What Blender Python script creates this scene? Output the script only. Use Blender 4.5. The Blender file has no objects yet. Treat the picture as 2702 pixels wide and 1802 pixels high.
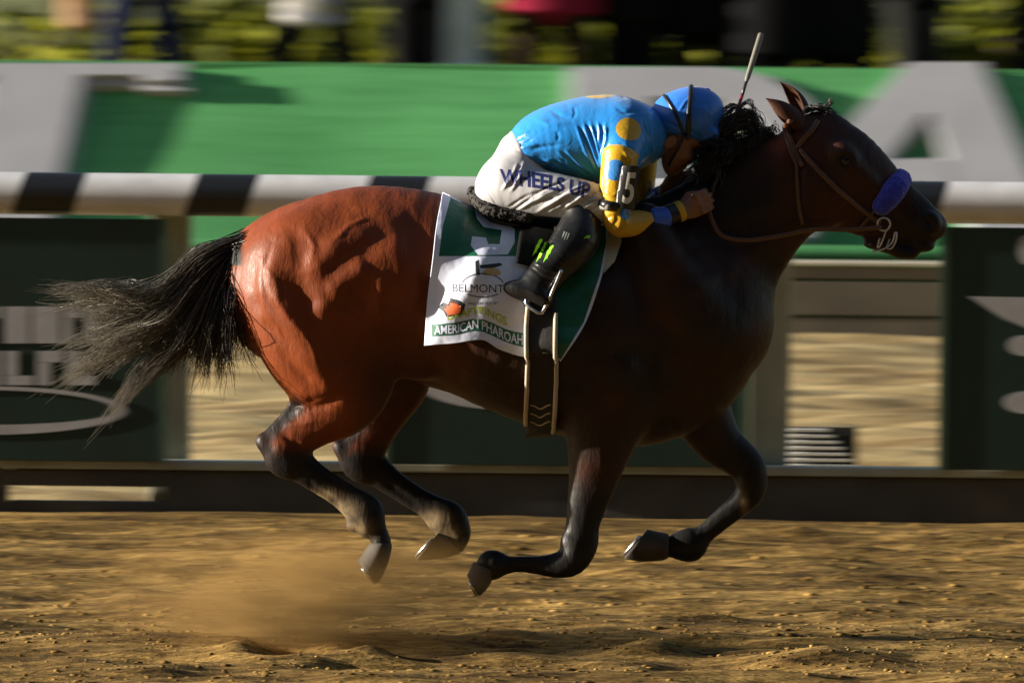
import bpy, bmesh, math, random
import numpy as np
from mathutils import Vector, Matrix
from mathutils.bvhtree import BVHTree

random.seed(7)
RNG = np.random.default_rng(7)
SC = bpy.context.scene
COL = SC.collection
PI = math.pi

# ------------------------------------------------------------------ camera
D = 20.0
KPX = 6.1e-5                      # tangent per photograph pixel (2702 px wide)
FOCAL = 36.0 / (2702 * KPX)
PITCH = (901 + 170) * KPX
ROLL = math.radians(0.57)
FW = np.array([0, math.cos(PITCH), -math.sin(PITCH)])
R0 = np.array([1.0, 0, 0]); U0 = np.array([0, math.sin(PITCH), math.cos(PITCH)])
RT = R0 * math.cos(ROLL) + U0 * math.sin(ROLL)
UP = -R0 * math.sin(ROLL) + U0 * math.cos(ROLL)
def _ray(px, py):
    return FW + RT * (px - 1351) * KPX - UP * (py - 901) * KPX
_r = _ray(1351, 1690)
HC = -_r[2] / _r[1] * D           # camera height that puts the track at z = 0 under the horse
CAM = np.array([0.0, -D, HC])
def P(px, py, y=0.0):
    "photograph position -> point on the vertical plane at depth y"
    r = _ray(px, py)
    t = (y + D) / r[1]
    return CAM + r * t
def G(px, py, z=0.0):
    "photograph position -> point on the level plane at height z"
    r = _ray(px, py)
    return CAM + r * ((z - CAM[2]) / r[2])
def proj(V):
    "points (n,3) -> photograph positions"
    d = V - CAM
    w = d @ FW
    return 1351 + (d @ RT) / w / KPX, 901 - (d @ UP) / w / KPX
S = KPX * D                       # metres per pixel at the horse

cam = bpy.data.cameras.new('camera')
camo = bpy.data.objects.new('camera', cam)
COL.objects.link(camo)
camo.matrix_world = Matrix((
    (RT[0], UP[0], -FW[0], CAM[0]),
    (RT[1], UP[1], -FW[1], CAM[1]),
    (RT[2], UP[2], -FW[2], CAM[2]),
    (0, 0, 0, 1)))
cam.sensor_width = 36; cam.lens = FOCAL
cam.clip_start = 0.5; cam.clip_end = 3000
cam.dof.use_dof = True
cam.dof.focus_distance = D - 0.21
cam.dof.aperture_fstop = FOCAL / 1000 / 0.027
cam.dof.aperture_ratio = 0.11     # anamorphic iris, long in the horizontal
SC.camera = camo

# ------------------------------------------------------------------ light
SUN_EL = math.radians(11.5); SUN_AZ = math.radians(1.8)    # azimuth: degrees in front of the left-hand direction
SDIR = Vector((-math.cos(SUN_AZ) * math.cos(SUN_EL), -math.sin(SUN_AZ) * math.cos(SUN_EL), math.sin(SUN_EL)))
w = bpy.data.worlds.new('World'); SC.world = w; w.use_nodes = True
nt = w.node_tree; nt.nodes.clear()
sky = nt.nodes.new('ShaderNodeTexSky'); sky.sky_type = 'NISHITA'; sky.sun_disc = False
sky.sun_elevation = SUN_EL; sky.sun_rotation = math.atan2(SDIR.x, SDIR.y)
bg = nt.nodes.new('ShaderNodeBackground'); bg.inputs[1].default_value = 0.05
ow = nt.nodes.new('ShaderNodeOutputWorld')
nt.links.new(sky.outputs[0], bg.inputs[0]); nt.links.new(bg.outputs[0], ow.inputs[0])
sl = bpy.data.lights.new('sun', 'SUN'); sl.energy = 5.0; sl.angle = math.radians(0.53); sl.color = (1.0, 0.90, 0.76)
so = bpy.data.objects.new('sun', sl); COL.objects.link(so)
so.rotation_euler = SDIR.to_track_quat('Z', 'Y').to_euler(); so.location = (-10, -2, 8)
SC.view_settings.view_transform = 'Standard'; SC.view_settings.look = 'None'
SC.view_settings.gamma = 1; SC.view_settings.use_curve_mapping = False
SC.view_settings.exposure = 1.5

# ------------------------------------------------------------------ helpers: objects
def tag(o, label=None, cat=None, group=None, kind=None):
    if label: o['label'] = label
    if cat: o['category'] = cat
    if group: o['group'] = group
    if kind: o['kind'] = kind
    return o
def empty(name, loc=(0, 0, 0)):
    o = bpy.data.objects.new(name, None); COL.objects.link(o); o.location = loc
    o.empty_display_size = 0.1
    return o
def link(name, me, mat=None, parent=None, smooth=True):
    o = bpy.data.objects.new(name, me); COL.objects.link(o)
    if mat is not None:
        for m in (mat if isinstance(mat, (list, tuple)) else [mat]): me.materials.append(m)
    if parent is not None:
        o.parent = parent
        o.matrix_parent_inverse = Matrix.Translation(-world_loc(parent))
    if smooth and len(me.polygons):
        me.polygons.foreach_set('use_smooth', [True] * len(me.polygons))
    return o
def world_loc(o):
    v = Vector(o.location) if o.type == 'EMPTY' else Vector((0, 0, 0))
    return v
def mesh_np(name, V, F):
    "V (n,3), F (m,k) arrays of one polygon size"
    me = bpy.data.meshes.new(name)
    V = np.ascontiguousarray(V, np.float32); F = np.ascontiguousarray(F, np.int32)
    me.vertices.add(len(V)); me.vertices.foreach_set('co', V.ravel())
    k = F.shape[1]
    me.loops.add(F.size); me.loops.foreach_set('vertex_index', F.ravel())
    me.polygons.add(len(F))
    me.polygons.foreach_set('loop_start', np.arange(0, F.size, k, dtype=np.int32))
    me.update(calc_edges=True); me.validate()
    return me
class MB:
    "collects plain shapes and builds them as one mesh"
    def __init__(s): s.v = []; s.f = []
    def add(s, vs, fs):
        n = len(s.v); s.v += [tuple(map(float, v)) for v in vs]; s.f += [tuple(i + n for i in f) for f in fs]; return s
    def box(s, lo, hi, bev=0.0):
        (x0, y0, z0), (x1, y1, z1) = lo, hi
        if bev <= 0:
            return s.add([(x0,y0,z0),(x1,y0,z0),(x1,y1,z0),(x0,y1,z0),(x0,y0,z1),(x1,y0,z1),(x1,y1,z1),(x0,y1,z1)],
                         [(0,3,2,1),(4,5,6,7),(0,1,5,4),(1,2,6,5),(2,3,7,6),(3,0,4,7)])
        bm = bmesh.new(); bmesh.ops.create_cube(bm, size=1)
        for v in bm.verts: v.co = Vector(((x0+x1)/2 + v.co.x*(x1-x0), (y0+y1)/2 + v.co.y*(y1-y0), (z0+z1)/2 + v.co.z*(z1-z0)))
        bmesh.ops.bevel(bm, geom=bm.edges[:], offset=bev, segments=2, affect='EDGES', profile=0.6)
        bm.verts.index_update()
        s.add([v.co[:] for v in bm.verts], [[v.index for v in f.verts] for f in bm.faces]); bm.free(); return s
    def tube(s, pts, rad, n=8, flat=None, cap=True):
        "tube through pts; rad number or list; flat = (direction, factor) squeezes the section"
        pts = [np.array(p, float) for p in pts]; m = len(pts)
        if np.isscalar(rad): rad = [rad] * m
        T = [pts[min(i+1, m-1)] - pts[max(i-1, 0)] for i in range(m)]
        T = [t / (np.linalg.norm(t) + 1e-9) for t in T]
        ref = np.array([0, 1.0, 0]) if abs(T[0][1]) < 0.9 else np.array([0, 0, 1.0])
        vs = []
        nrm = None
        for i in range(m):
            r_ = ref if nrm is None else nrm
            a = r_ - T[i] * (r_ @ T[i]); a /= (np.linalg.norm(a) + 1e-9); nrm = a
            b = np.cross(T[i], a)
            for k in range(n):
                th = 2 * PI * k / n
                o_ = a * math.cos(th) * rad[i] + b * math.sin(th) * rad[i]
                if flat is not None:
                    fd = np.array(flat[0], float); o_ = o_ - fd * (o_ @ fd) * (1 - flat[1])
                vs.append(pts[i] + o_)
        fs = [(i*n + k, i*n + (k+1) % n, (i+1)*n + (k+1) % n, (i+1)*n + k) for i in range(m-1) for k in range(n)]
        if cap: fs += [tuple(range(n-1, -1, -1)), tuple((m-1)*n + k for k in range(n))]
        return s.add(vs, fs)
    def build(s, name, mat, parent=None, smooth=False):
        me = bpy.data.meshes.new(name); me.from_pydata(s.v, [], s.f); me.update()
        bm = bmesh.new(); bm.from_mesh(me); bmesh.ops.recalc_face_normals(bm, faces=bm.faces[:]); bm.to_mesh(me); bm.free()
        return link(name, me, mat, parent, smooth)

# ------------------------------------------------------------------ helpers: implicit surfaces
class Field:
    def __init__(s, lo, hi, h):
        s.h = h; s.o = np.array(lo, float); s.n = (np.ceil((np.array(hi) - s.o) / h).astype(int) + 1)
        s.F = np.full(s.n, 1.0, np.float32)
        s.ax = [(s.o[i] + h * np.arange(s.n[i])).astype(np.float32) for i in range(3)]
    def sub(s, lo, hi):
        a = np.clip(np.floor((np.array(lo) - s.o) / s.h).astype(int), 0, s.n - 1)
        b = np.clip(np.ceil((np.array(hi) - s.o) / s.h).astype(int) + 1, 1, s.n)
        return tuple(slice(a[i], b[i]) for i in range(3))
    def chain(s, st, k=0.03, op='+', res=3, cap=(0.6, 0.6)):
        """st: stations (x,y,z,a,b): a = half depth in the side plane, b = half width across it"""
        st = np.array(st, float)
        if len(st) > 2 and res > 1:
            o = []
            for i in range(len(st) - 1):
                p0 = st[max(i-1, 0)]; p1 = st[i]; p2 = st[i+1]; p3 = st[min(i+2, len(st)-1)]
                for t in np.arange(res) / res:
                    q = 0.5 * ((2*p1) + (-p0+p2)*t + (2*p0-5*p1+4*p2-p3)*t*t + (-p0+3*p1-3*p2+p3)*t**3)
                    q[3:] = np.maximum(q[3:], np.minimum(p1[3:], p2[3:]) * 0.9)
                    o.append(q)
            o.append(st[-1]); st = np.array(o)
        R = st[:, 3:].max(); M = R + k + 0.02
        box = s.sub(st[:, :3].min(0) - M, st[:, :3].max(0) + M)
        T = np.full(s.F[box].shape, 1.0, np.float32)
        ox, oy, oz = box[0].start, box[1].start, box[2].start
        n = len(st) - 1
        for i in range(max(n, 1)):
            A = st[i]; B = st[min(i+1, len(st)-1)]
            m = max(A[3], A[4], B[3], B[4]) + k + 0.02
            bx = s.sub(np.minimum(A[:3], B[:3]) - m, np.maximum(A[:3], B[:3]) + m)
            X = s.ax[0][bx[0]][:, None, None] - A[0]; Y = s.ax[1][bx[1]][None, :, None] - A[1]; Z = s.ax[2][bx[2]][None, None, :] - A[2]
            e = B[:3] - A[:3]; L = np.linalg.norm(e)
            if L < 1e-6: e = np.array([1.0, 0, 0]); L = 1e-6
            else: e = e / L
            v = np.array([0, 1.0, 0]); v = v - e * (v @ e)
            if np.linalg.norm(v) < 0.2: v = np.array([1.0, 0, 0]) - e * e[0]
            v /= np.linalg.norm(v); u = np.cross(e, v)
            t = X*e[0] + Y*e[1] + Z*e[2]
            tc = np.clip(t, 0, L); f = tc / L; wv = t - tc
            a = A[3] + (B[3]-A[3])*f; b = A[4] + (B[4]-A[4])*f
            c = np.minimum(a, b)
            if i == 0: c = np.where(wv < 0, c * cap[0] / 0.6, c)
            if i == n - 1: c = np.where(wv > 0, c * cap[1] / 0.6, c)
            U = (X*u[0] + Y*u[1] + Z*u[2]) / a; Vv = (X*v[0] + Y*v[1] + Z*v[2]) / b; W = wv / c
            k0 = np.sqrt(U*U + Vv*Vv + W*W); k1 = np.sqrt((U/a)**2 + (Vv/b)**2 + (W/c)**2) + 1e-6
            d = (k0 * (k0 - 1) / k1).astype(np.float32)
            sl_ = (slice(bx[0].start-ox, bx[0].stop-ox), slice(bx[1].start-oy, bx[1].stop-oy), slice(bx[2].start-oz, bx[2].stop-oz))
            T[sl_] = np.minimum(T[sl_], d)
        s._mix(box, T, k, op)
    def _mix(s, box, T, k, op):
        Fb = s.F[box]
        if op == '+':
            hh = np.maximum(k - np.abs(Fb - T), 0) / k
            s.F[box] = np.minimum(Fb, T) - hh*hh*k*0.25
        else:
            T = -T
            hh = np.maximum(k - np.abs(Fb - T), 0) / k
            s.F[box] = np.maximum(Fb, T) + hh*hh*k*0.25
    def ball(s, c, r, k=0.03, op='+', axis=None):
        "ellipsoid: r = (rx, ry, rz) or number; axis: angle of rx in the side plane"
        c = np.array(c, float)
        if np.isscalar(r): r = (r, r, r)
        m = max(r) + k + 0.02
        bx = s.sub(c - m, c + m)
        X = s.ax[0][bx[0]][:, None, None] - c[0]; Y = s.ax[1][bx[1]][None, :, None] - c[1]; Z = s.ax[2][bx[2]][None, None, :] - c[2]
        if axis is not None:
            ca, sa = math.cos(axis), math.sin(axis); X, Z = X*ca + Z*sa, -X*sa + Z*ca
        U = X / r[0]; V = Y / r[1]; W = Z / r[2]
        k0 = np.sqrt(U*U + V*V + W*W); k1 = np.sqrt((U/r[0])**2 + (V/r[1])**2 + (W/r[2])**2) + 1e-6
        s._mix(bx, (k0*(k0-1)/k1).astype(np.float32), k, op)
    def mesh(s, smooth=4):
        F = s.F
        ins = F < 0
        n = np.array(F.shape) - 1
        c8 = [(i, j, k) for i in (0, 1) for j in (0, 1) for k in (0, 1)]
        cnt = np.zeros(n, np.int8)
        for i, j, k in c8: cnt += ins[i:i+n[0], j:j+n[1], k:k+n[2]]
        act = (cnt > 0) & (cnt < 8)
        I = np.argwhere(act); idx = np.full(n, -1, np.int32); idx[act] = np.arange(len(I))
        val = {c: F[I[:, 0]+c[0], I[:, 1]+c[1], I[:, 2]+c[2]] for c in c8}
        acc = np.zeros((len(I), 3)); num = np.zeros(len(I))
        for c in c8:
            for ax_ in range(3):
                if c[ax_] == 0:
                    c2 = list(c); c2[ax_] = 1; c2 = tuple(c2)
                    f0, f1 = val[c], val[c2]
                    m = (f0 < 0) != (f1 < 0)
                    t = np.where(m, f0 / np.where(m, f0 - f1, 1), 0)
                    p = np.array(c, float)[None, :].repeat(len(I), 0); p[:, ax_] = t
                    acc[m] += p[m]; num[m] += 1
        V = s.o + s.h * (I + acc / num[:, None])
        faces = []
        for ax_ in range(3):
            b, c = [(1, 2), (2, 0), (0, 1)][ax_]
            sl0 = [slice(1, n[0]), slice(1, n[1]), slice(1, n[2])]; sl0[ax_] = slice(0, n[ax_])
            sl1 = list(sl0); sl1[ax_] = slice(1, n[ax_] + 1)
            A = ins[tuple(sl0)]; B = ins[tuple(sl1)]
            E = np.argwhere(A != B)
            off = np.array([1, 1, 1]); off[ax_] = 0
            E0 = E + off
            up = A[tuple(E.T)]
            def cell(db, dc):
                q = E0.copy(); q[:, b] += db; q[:, c] += dc
                return idx[tuple(q.T)]
            q = np.stack([cell(-1, -1), cell(0, -1), cell(0, 0), cell(-1, 0)], 1)
            q[~up] = q[~up][:, ::-1]
            faces.append(q)
        Q = np.concatenate(faces); Q = Q[(Q >= 0).all(1)]
        V = taubin(V, Q, smooth)
        return V, Q
def edges_of(Q):
    E = np.concatenate([Q[:, [i, (i+1) % Q.shape[1]]] for i in range(Q.shape[1])])
    E = np.sort(E, 1); return np.unique(E, axis=0)
def taubin(V, Q, it, lam=0.5, mu=-0.52):
    if it <= 0: return V
    E = edges_of(Q); n = len(V)
    deg = np.bincount(E.ravel(), minlength=n).astype(float)[:, None] + 1e-9
    for _ in range(it):
        for f in (lam, mu):
            A = np.stack([np.bincount(E[:, 0], V[E[:, 1], i], n) + np.bincount(E[:, 1], V[E[:, 0], i], n) for i in range(3)], 1) / deg
            V = V + f * (A - V)
    return V
def vnormals(V, Q):
    N = np.zeros_like(V)
    fn = np.cross(V[Q[:, 2]] - V[Q[:, 0]], V[Q[:, 3]] - V[Q[:, 1]])
    for i in range(4):
        for a in range(3): N[:, a] += np.bincount(Q[:, i], fn[:, a], len(V))
    return N / (np.linalg.norm(N, axis=1)[:, None] + 1e-12)
def stroke(V, N, px, py, pts, sig, amp, side=-1, taper=True):
    "raise (amp > 0, metres) or sink the surface along a line of photograph positions"
    pts = np.array(pts, float); best = np.full(len(V), 1e9); tt = np.zeros(len(V))
    m = (N[:, 1] * side > -0.2) & (px > pts[:, 0].min()-4*sig) & (px < pts[:, 0].max()+4*sig) & (py > pts[:, 1].min()-4*sig) & (py < pts[:, 1].max()+4*sig)
    if not m.any(): return V
    x = px[m]; y = py[m]; bd = np.full(m.sum(), 1e9); bt = np.zeros(m.sum()); n = len(pts) - 1
    for i in range(n):
        a = pts[i]; b = pts[i+1]; e = b - a; L2 = e @ e
        t = np.clip(((x-a[0])*e[0] + (y-a[1])*e[1]) / L2, 0, 1)
        d = np.hypot(x - a[0] - t*e[0], y - a[1] - t*e[1])
        k = d < bd; bd[k] = d[k]; bt[k] = (i + t[k]) / n
    w_ = np.exp(-(bd/sig)**2)
    if taper: w_ *= np.clip(np.sin(np.clip(bt, 0.02, 0.98)*PI)*1.6, 0, 1)
    V = V.copy(); V[m] += N[m] * (w_*amp)[:, None]
    return V
def ed(e1, e2, y, b, ext=0.0):
    "station from two edge positions in the photograph, at depth y, half width b"
    c = P((e1[0]+e2[0])/2, (e1[1]+e2[1])/2, y)
    a = math.hypot(e1[0]-e2[0], e1[1]-e2[1]) / 2 * S * (D + y) / D
    return (c[0], c[1], c[2], a, b)
def vnoise(x, y, seed=0):
    "smooth value noise on arrays"
    r = np.random.default_rng(seed); T = r.random((256, 256))
    xi = np.floor(x).astype(int); yi = np.floor(y).astype(int); fx = x - xi; fy = y - yi
    fx = fx*fx*(3-2*fx); fy = fy*fy*(3-2*fy)
    g = lambda i, j: T[(xi+i) % 256, (yi+j) % 256]
    return (g(0,0)*(1-fx)+g(1,0)*fx)*(1-fy) + (g(0,1)*(1-fx)+g(1,1)*fx)*fy

# ------------------------------------------------------------------ helpers: materials
class NT:
    def __init__(s, name):
        s.m = bpy.data.materials.new(name); s.m.use_nodes = True; s.t = s.m.node_tree
        s.b = s.t.nodes['Principled BSDF']; s.out = s.t.nodes['Material Output']
    def n(s, typ, ins=None, **kw):
        nd = s.t.nodes.new('ShaderNode' + typ)
        for k, v in kw.items(): setattr(nd, k, v)
        for k, v in (ins or {}).items(): s.set(nd.inputs[k], v)
        return nd
    def set(s, sock, v):
        if isinstance(v, bpy.types.NodeSocket): s.t.links.new(v, sock)
        elif isinstance(v, bpy.types.Node): s.t.links.new(v.outputs[0], sock)
        else:
            if sock.type == 'RGBA' and len(v) == 3: v = (*v, 1)
            sock.default_value = v
    def p(s, **kw):
        for k, v in kw.items(): s.set(s.b.inputs[k.replace('_', ' ')], v)
        return s
    def math(s, op, a, b=None, clamp=False):
        nd = s.n('Math', operation=op, use_clamp=clamp); s.set(nd.inputs[0], a)
        if b is not None: s.set(nd.inputs[1], b)
        return nd.outputs[0]
    def mix(s, f, a, b):
        nd = s.n('Mix', data_type='RGBA'); s.set(nd.inputs[0], f); s.set(nd.inputs[6], a); s.set(nd.inputs[7], b)
        return nd.outputs[2]
    def coord(s, scale=(1, 1, 1), rot=(0, 0, 0)):
        tc = s.n('TexCoord'); mp = s.n('Mapping', {'Vector': tc.outputs['Object'], 'Scale': scale, 'Rotation': rot}); return mp.outputs[0]
    def noise(s, scale, detail=3, vec=None, rough=0.55, dist=0.0):
        nd = s.n('TexNoise', {'Scale': scale, 'Detail': detail, 'Roughness': rough, 'Distortion': dist})
        s.set(nd.inputs['Vector'], vec if vec is not None else s.coord()); return nd.outputs['Fac']
    def ramp(s, f, stops):
        nd = s.n('ValToRGB'); s.set(nd.inputs[0], f); cr = nd.color_ramp
        while len(cr.elements) < len(stops): cr.elements.new(0.5)
        for e, (p_, c) in zip(cr.elements, stops): e.position = p_; e.color = (*c, 1) if len(c) == 3 else c
        return nd.outputs[0]
    def bump(s, h, strength=0.3, dist=0.01, normal=None):
        nd = s.n('Bump', {'Strength': strength, 'Distance': dist, 'Height': h})
        if normal is not None: s.set(nd.inputs['Normal'], normal)
        return nd.outputs[0]
def simple(name, col, rough=0.6, var=0.25, scale=6.0, bump=0.0, bscale=40, metal=0.0, spec=0.5, **kw):
    "a plain colour with uneven wear and fine relief"
    t = NT(name); c = np.array(col, float)
    f = t.noise(scale, 4)
    t.p(Base_Color=t.ramp(f, [(0.3, tuple(c*(1-var))), (0.7, tuple(np.minimum(c*(1+var), 1)))]), Roughness=rough, Metallic=metal)
    t.b.inputs['Specular IOR Level'].default_value = spec
    if bump > 0: t.p(Normal=t.bump(t.noise(bscale, 3), bump, 0.004))
    t.p(**kw)
    return t.m
# flat lettering and marks laid on a surface
FONT = bpy.data.fonts.load('<builtin>') if '<builtin>' in bpy.data.fonts else None
def text_bm(s, bold=0.0, shear=0.0, space=1.0):
    "text outline as a bmesh, scaled into the unit box x 0..1, y 0..1"
    cu = bpy.data.curves.new('t', 'FONT'); cu.body = s; cu.size = 1; cu.offset = bold; cu.shear = shear; cu.space_character = space
    cu.resolution_u = 4
    ob = bpy.data.objects.new('t', cu); COL.objects.link(ob)
    me = ob.to_mesh(); bm = bmesh.new(); bm.from_mesh(me); ob.to_mesh_clear()
    bpy.data.objects.remove(ob); bpy.data.curves.remove(cu)
    xs = [v.co.x for v in bm.verts]; ys = [v.co.y for v in bm.verts]
    x0, x1, y0, y1 = min(xs), max(xs), min(ys), max(ys)
    for v in bm.verts: v.co = Vector(((v.co.x-x0)/(x1-x0), (v.co.y-y0)/(y1-y0), 0))
    bmesh.ops.triangulate(bm, faces=bm.faces[:])
    return bm
def poly_bm(polys):
    bm = bmesh.new()
    for p in polys:
        vs = [bm.verts.new((x, y, 0)) for x, y in p]; bm.faces.new(vs)
    bmesh.ops.triangulate(bm, faces=bm.faces[:])
    return bm
def lay(bm, to_px, to_world, name, mat, parent, cut=10.0):
    """map a flat bmesh: to_px(u,v)->photograph position; cut into cells of `cut` pixels; to_world(px,py)->point"""
    for v in bm.verts:
        a, b = to_px(v.co.x, v.co.y); v.co = Vector((a, b, 0))
    xs = [v.co.x for v in bm.verts]; ys = [v.co.y for v in bm.verts]
    for axis, lo, hi in ((0, min(xs), max(xs)), (1, min(ys), max(ys))):
        q = lo + cut
        while q < hi:
            co = Vector((q, 0, 0)) if axis == 0 else Vector((0, q, 0)); no = Vector((1, 0, 0)) if axis == 0 else Vector((0, 1, 0))
            bmesh.ops.bisect_plane(bm, geom=bm.verts[:]+bm.edges[:]+bm.faces[:], plane_co=co, plane_no=no)
            q += cut
    for v in bm.verts: v.co = Vector(to_world(v.co.x, v.co.y))
    me = bpy.data.meshes.new(name); bm.to_mesh(me); bm.free()
    return link(name, me, mat, parent, smooth=True)
# ================================================================== SETTING
YF = float(G(1351, 1358)[1])            # front fence base
YB = float(G(1351, 866)[1])             # back barrier base
# ---- track: one displaced sheet near the horse, coarser further out
def track_height(x, y):
    h = np.zeros_like(x)
    h += (vnoise(x*0.8 + 5, y*3.0, 1) - 0.5) * 0.055
    h += (vnoise(x*1.8 + 9, y*6.5, 2) - 0.5) * 0.044
    h += (vnoise(x*4.5, y*12.0, 3) - 0.5) * 0.022 + (vnoise(x*10+2, y*22.0, 5) - 0.5) * 0.010
    h += (vnoise(x*5.0, y*30.0, 4) - 0.5) * 0.009
    # divot and thrown-up mound behind the hind feet
    for (mx, my, sx_, sy_, hh) in ((640, 1708, .10, .16, .042), (760, 1738, .13, .14, .036), (960, 1722, .12, .16, .040), (1130, 1730, .14, .12, .026), (420, 1752, .13, .12, .026), (1720, 1712, .12, .10, .024), (1650, 1742, .14, .12, .030), (2150, 1738, .16, .10, .024), (880, 1700, .09, .10, .028)):
        c = G(mx, my); r2 = ((x - c[0]) / sx_)**2 + ((y - c[1]) / sy_)**2
        h += 0.75*hh*np.exp(-r2)*(0.5+vnoise(x*14, y*22, 8)) - hh*0.8*np.exp(-(((x-c[0]-sx_*1.6)/(sx_*1.2))**2 + ((y-c[1])/sy_)**2))
    # sand banked against the fence foot
    h = h*(1 - 0.75*np.exp(-((y-YF)/0.5)**2)) - 0.012
    h += 0.018*np.exp(-((y-(YF-0.10))/0.12)**2) * vnoise(x*0.8, y*0+3, 6)
    return h
t = NT('track_sand')
v = t.coord((1.0, 6, 6)); v2 = t.coord((3.6, 18, 14))
f1 = t.noise(1.2, 5, v, 0.65); f2 = t.noise(3.0, 4, v2, 0.6); f3 = t.noise(30, 3, t.coord((0.6, 1.6, 1)))
f = t.math('ADD', t.math('MULTIPLY', f1, 0.6), t.math('MULTIPLY', f2, 0.4))
t.p(Base_Color=t.ramp(f, [(0.36, (0.026, 0.014, 0.004)), (0.49, (0.175, 0.103, 0.027)), (0.61, (0.42, 0.265, 0.082))]), Roughness=0.95,
    Normal=t.bump(f3, 0.5, 0.01, t.bump(f2, 0.7, 0.03)))
t.b.inputs['Specular IOR Level'].default_value = 0.15
M_SAND = t.m
t = NT('path_sand')
v = t.coord((0.5, 2.2, 2)); f1 = t.noise(1.5, 5, v, 0.6); f3 = t.noise(45, 3)
t.p(Base_Color=t.ramp(f1, [(0.36, (0.20, 0.135, 0.058)), (0.60, (0.48, 0.365, 0.175))]), Roughness=0.95, Normal=t.bump(f3, 0.5, 0.01, t.bump(f1, 0.8, 0.06)))
t.b.inputs['Specular IOR Level'].default_value = 0.15
M_PATH = t.m
def sheet(name, xs, ys, hf, mat):
    X, Y = np.meshgrid(xs, ys, indexing='ij'); Z = hf(X, Y)
    V = np.stack([X, Y, Z], -1).reshape(-1, 3); a, b = X.shape
    i = np.arange((a-1)*(b-1)); r = i // (b-1); c = i % (b-1); q = r*b + c
    F = np.stack([q, q+b, q+b+1, q+1], 1)
    return tag(link(name, mesh_np(name, V, F), mat), kind='structure')
xs = np.concatenate([[-400, -60, -20], np.linspace(-9, 9, 420), [20, 60, 400]])
ys = np.concatenate([[-80, -30, -14], np.linspace(-6, -2.2, 120), np.linspace(-2.19, YF + 0.3, 900)])
def edgefade(x, y): return np.clip((9.5-np.abs(x))/0.6, 0, 1)*np.clip((y+6.5)/0.6, 0, 1)
sheet('racetrack', xs, ys, lambda x, y: track_height(x, y)*edgefade(x, y), M_SAND)
xs = np.concatenate([[-400, -60], np.linspace(-12, 12, 240), [60, 400]]); ys = np.linspace(YF + 0.3, YB + 0.6, 420)
def path_h(x, y):
    h = (vnoise(x*0.5, y*1.1, 11)-0.5)*0.14 + (vnoise(x*1.6, y*4, 12)-0.5)*0.07 + (vnoise(x*4, y*9, 13)-0.5)*0.035
    return (h - 0.02) * np.clip((y-YF-0.3)/0.4, 0, 1)*np.clip((12.5-np.abs(x))/0.6, 0, 1) + track_height(x, y*0+YF+0.3)*np.clip(1-(y-YF-0.3)/0.4, 0, 1)*edgefade(x, y)
sheet('sand_path', xs, ys, path_h, M_PATH)

# ---- unseen stand added behind the camera: dark tiers shut out low sky light
M_SKYBLOCK = simple('sky_block_grey', (0.10, 0.095, 0.09), 0.9, 0.3, 0.4)
st_ = MB()
for k in range(10):
    st_.box((-170, -44-3*k-3, -1), (170, -44-3*k, 1.2+2.1*k))
st_.box((-170, -76, -1), (170, -74.2, 36)); st_.box((-172, -78, 34), (172, -40, 35.2))
for k in range(12): st_.box((-165+30*k-0.5, -43.9, -1), (-165+30*k+0.5, -42.9, 33.95))
tag(st_.build('sky_block_stand', M_SKYBLOCK), kind='structure')
# loose clods on the harrowed surface: too many to count, one object
g = np.random.default_rng(17); n = 26000
cx = g.uniform(-4.2, 4.2, n); cy = g.uniform(-2.6, YF-0.12, n)
keep = vnoise(cx*0.9, cy*3.0, 51) + g.uniform(-0.35, 0.35, n) > 0.42
cx, cy = cx[keep], cy[keep]; n = len(cx); sz = np.minimum(0.0026*np.exp(g.normal(0, 0.5, n)), 0.0075)
ico = bmesh.new(); bmesh.ops.create_icosphere(ico, subdivisions=1, radius=1.0); iv = np.array([q.co[:] for q in ico.verts]); ico.verts.index_update(); fi = np.array([[q.index for q in f.verts] for f in ico.faces]); ico.free()
cz = track_height(cx, cy)
V = iv[None]*(1 + g.uniform(-0.35, 0.35, (n, len(iv), 1)))*sz[:, None, None]*g.uniform(0.7, 1.5, (n, 1, 3))*np.array([2.4, 1, 0.8]) + np.stack([cx, cy, cz + sz*0.25], 1)[:, None]
Fi = fi[None] + (np.arange(n)*len(iv))[:, None, None]
tag(link('dirt_clods', mesh_np('dirt_clods', V.reshape(-1, 3), Fi.reshape(-1, 3)), M_SAND, None, False), kind='stuff')
# ---- front rail fence
t = NT('rail_paint')          # white rail with slanted black bands (printed)
tc = t.n('TexCoord'); sx = t.n('SeparateXYZ', {0: tc.outputs['Object']})
PER = 454*S*(D+YF)/D; X0 = P(49, 513, YF)[0]
sl_ = t.math('ADD', sx.outputs[0], t.math('MULTIPLY', sx.outputs[2], -0.36))
ph = t.math('FRACT', t.math('DIVIDE', t.math('SUBTRACT', sl_, X0 - 0.36*P(49, 513, YF)[2]), PER))
band = t.math('LESS_THAN', ph, 0.36)
gr = t.noise(9, 4); base = t.ramp(gr, [(0.3, (0.58, 0.58, 0.59)), (0.7, (0.74, 0.74, 0.75))])
t.p(Base_Color=t.mix(band, base, (0.012, 0.013, 0.014, 1)), Roughness=0.38)
M_RAIL = t.m
M_POST = simple('post_paint', (0.46, 0.48, 0.36), 0.7, 0.15, 5, 0.2)
M_BOARD = simple('kick_board', (0.055, 0.052, 0.045), 0.85, 0.3, 4, 0.4, 30)
M_TRIM = simple('bottom_rail', (0.30, 0.31, 0.25), 0.7, 0.2, 5, 0.2)
fence = tag(empty('rail_fence', (0, YF, 0)), 'rail fence with a black and white banded top rail and dark kick boards', 'fence')
zr1 = P(1351, 461 + 6, YF)[2]; zr0 = P(1351, 574 + 4, YF)[2]; rr = (zr1 - zr0)/2
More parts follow.
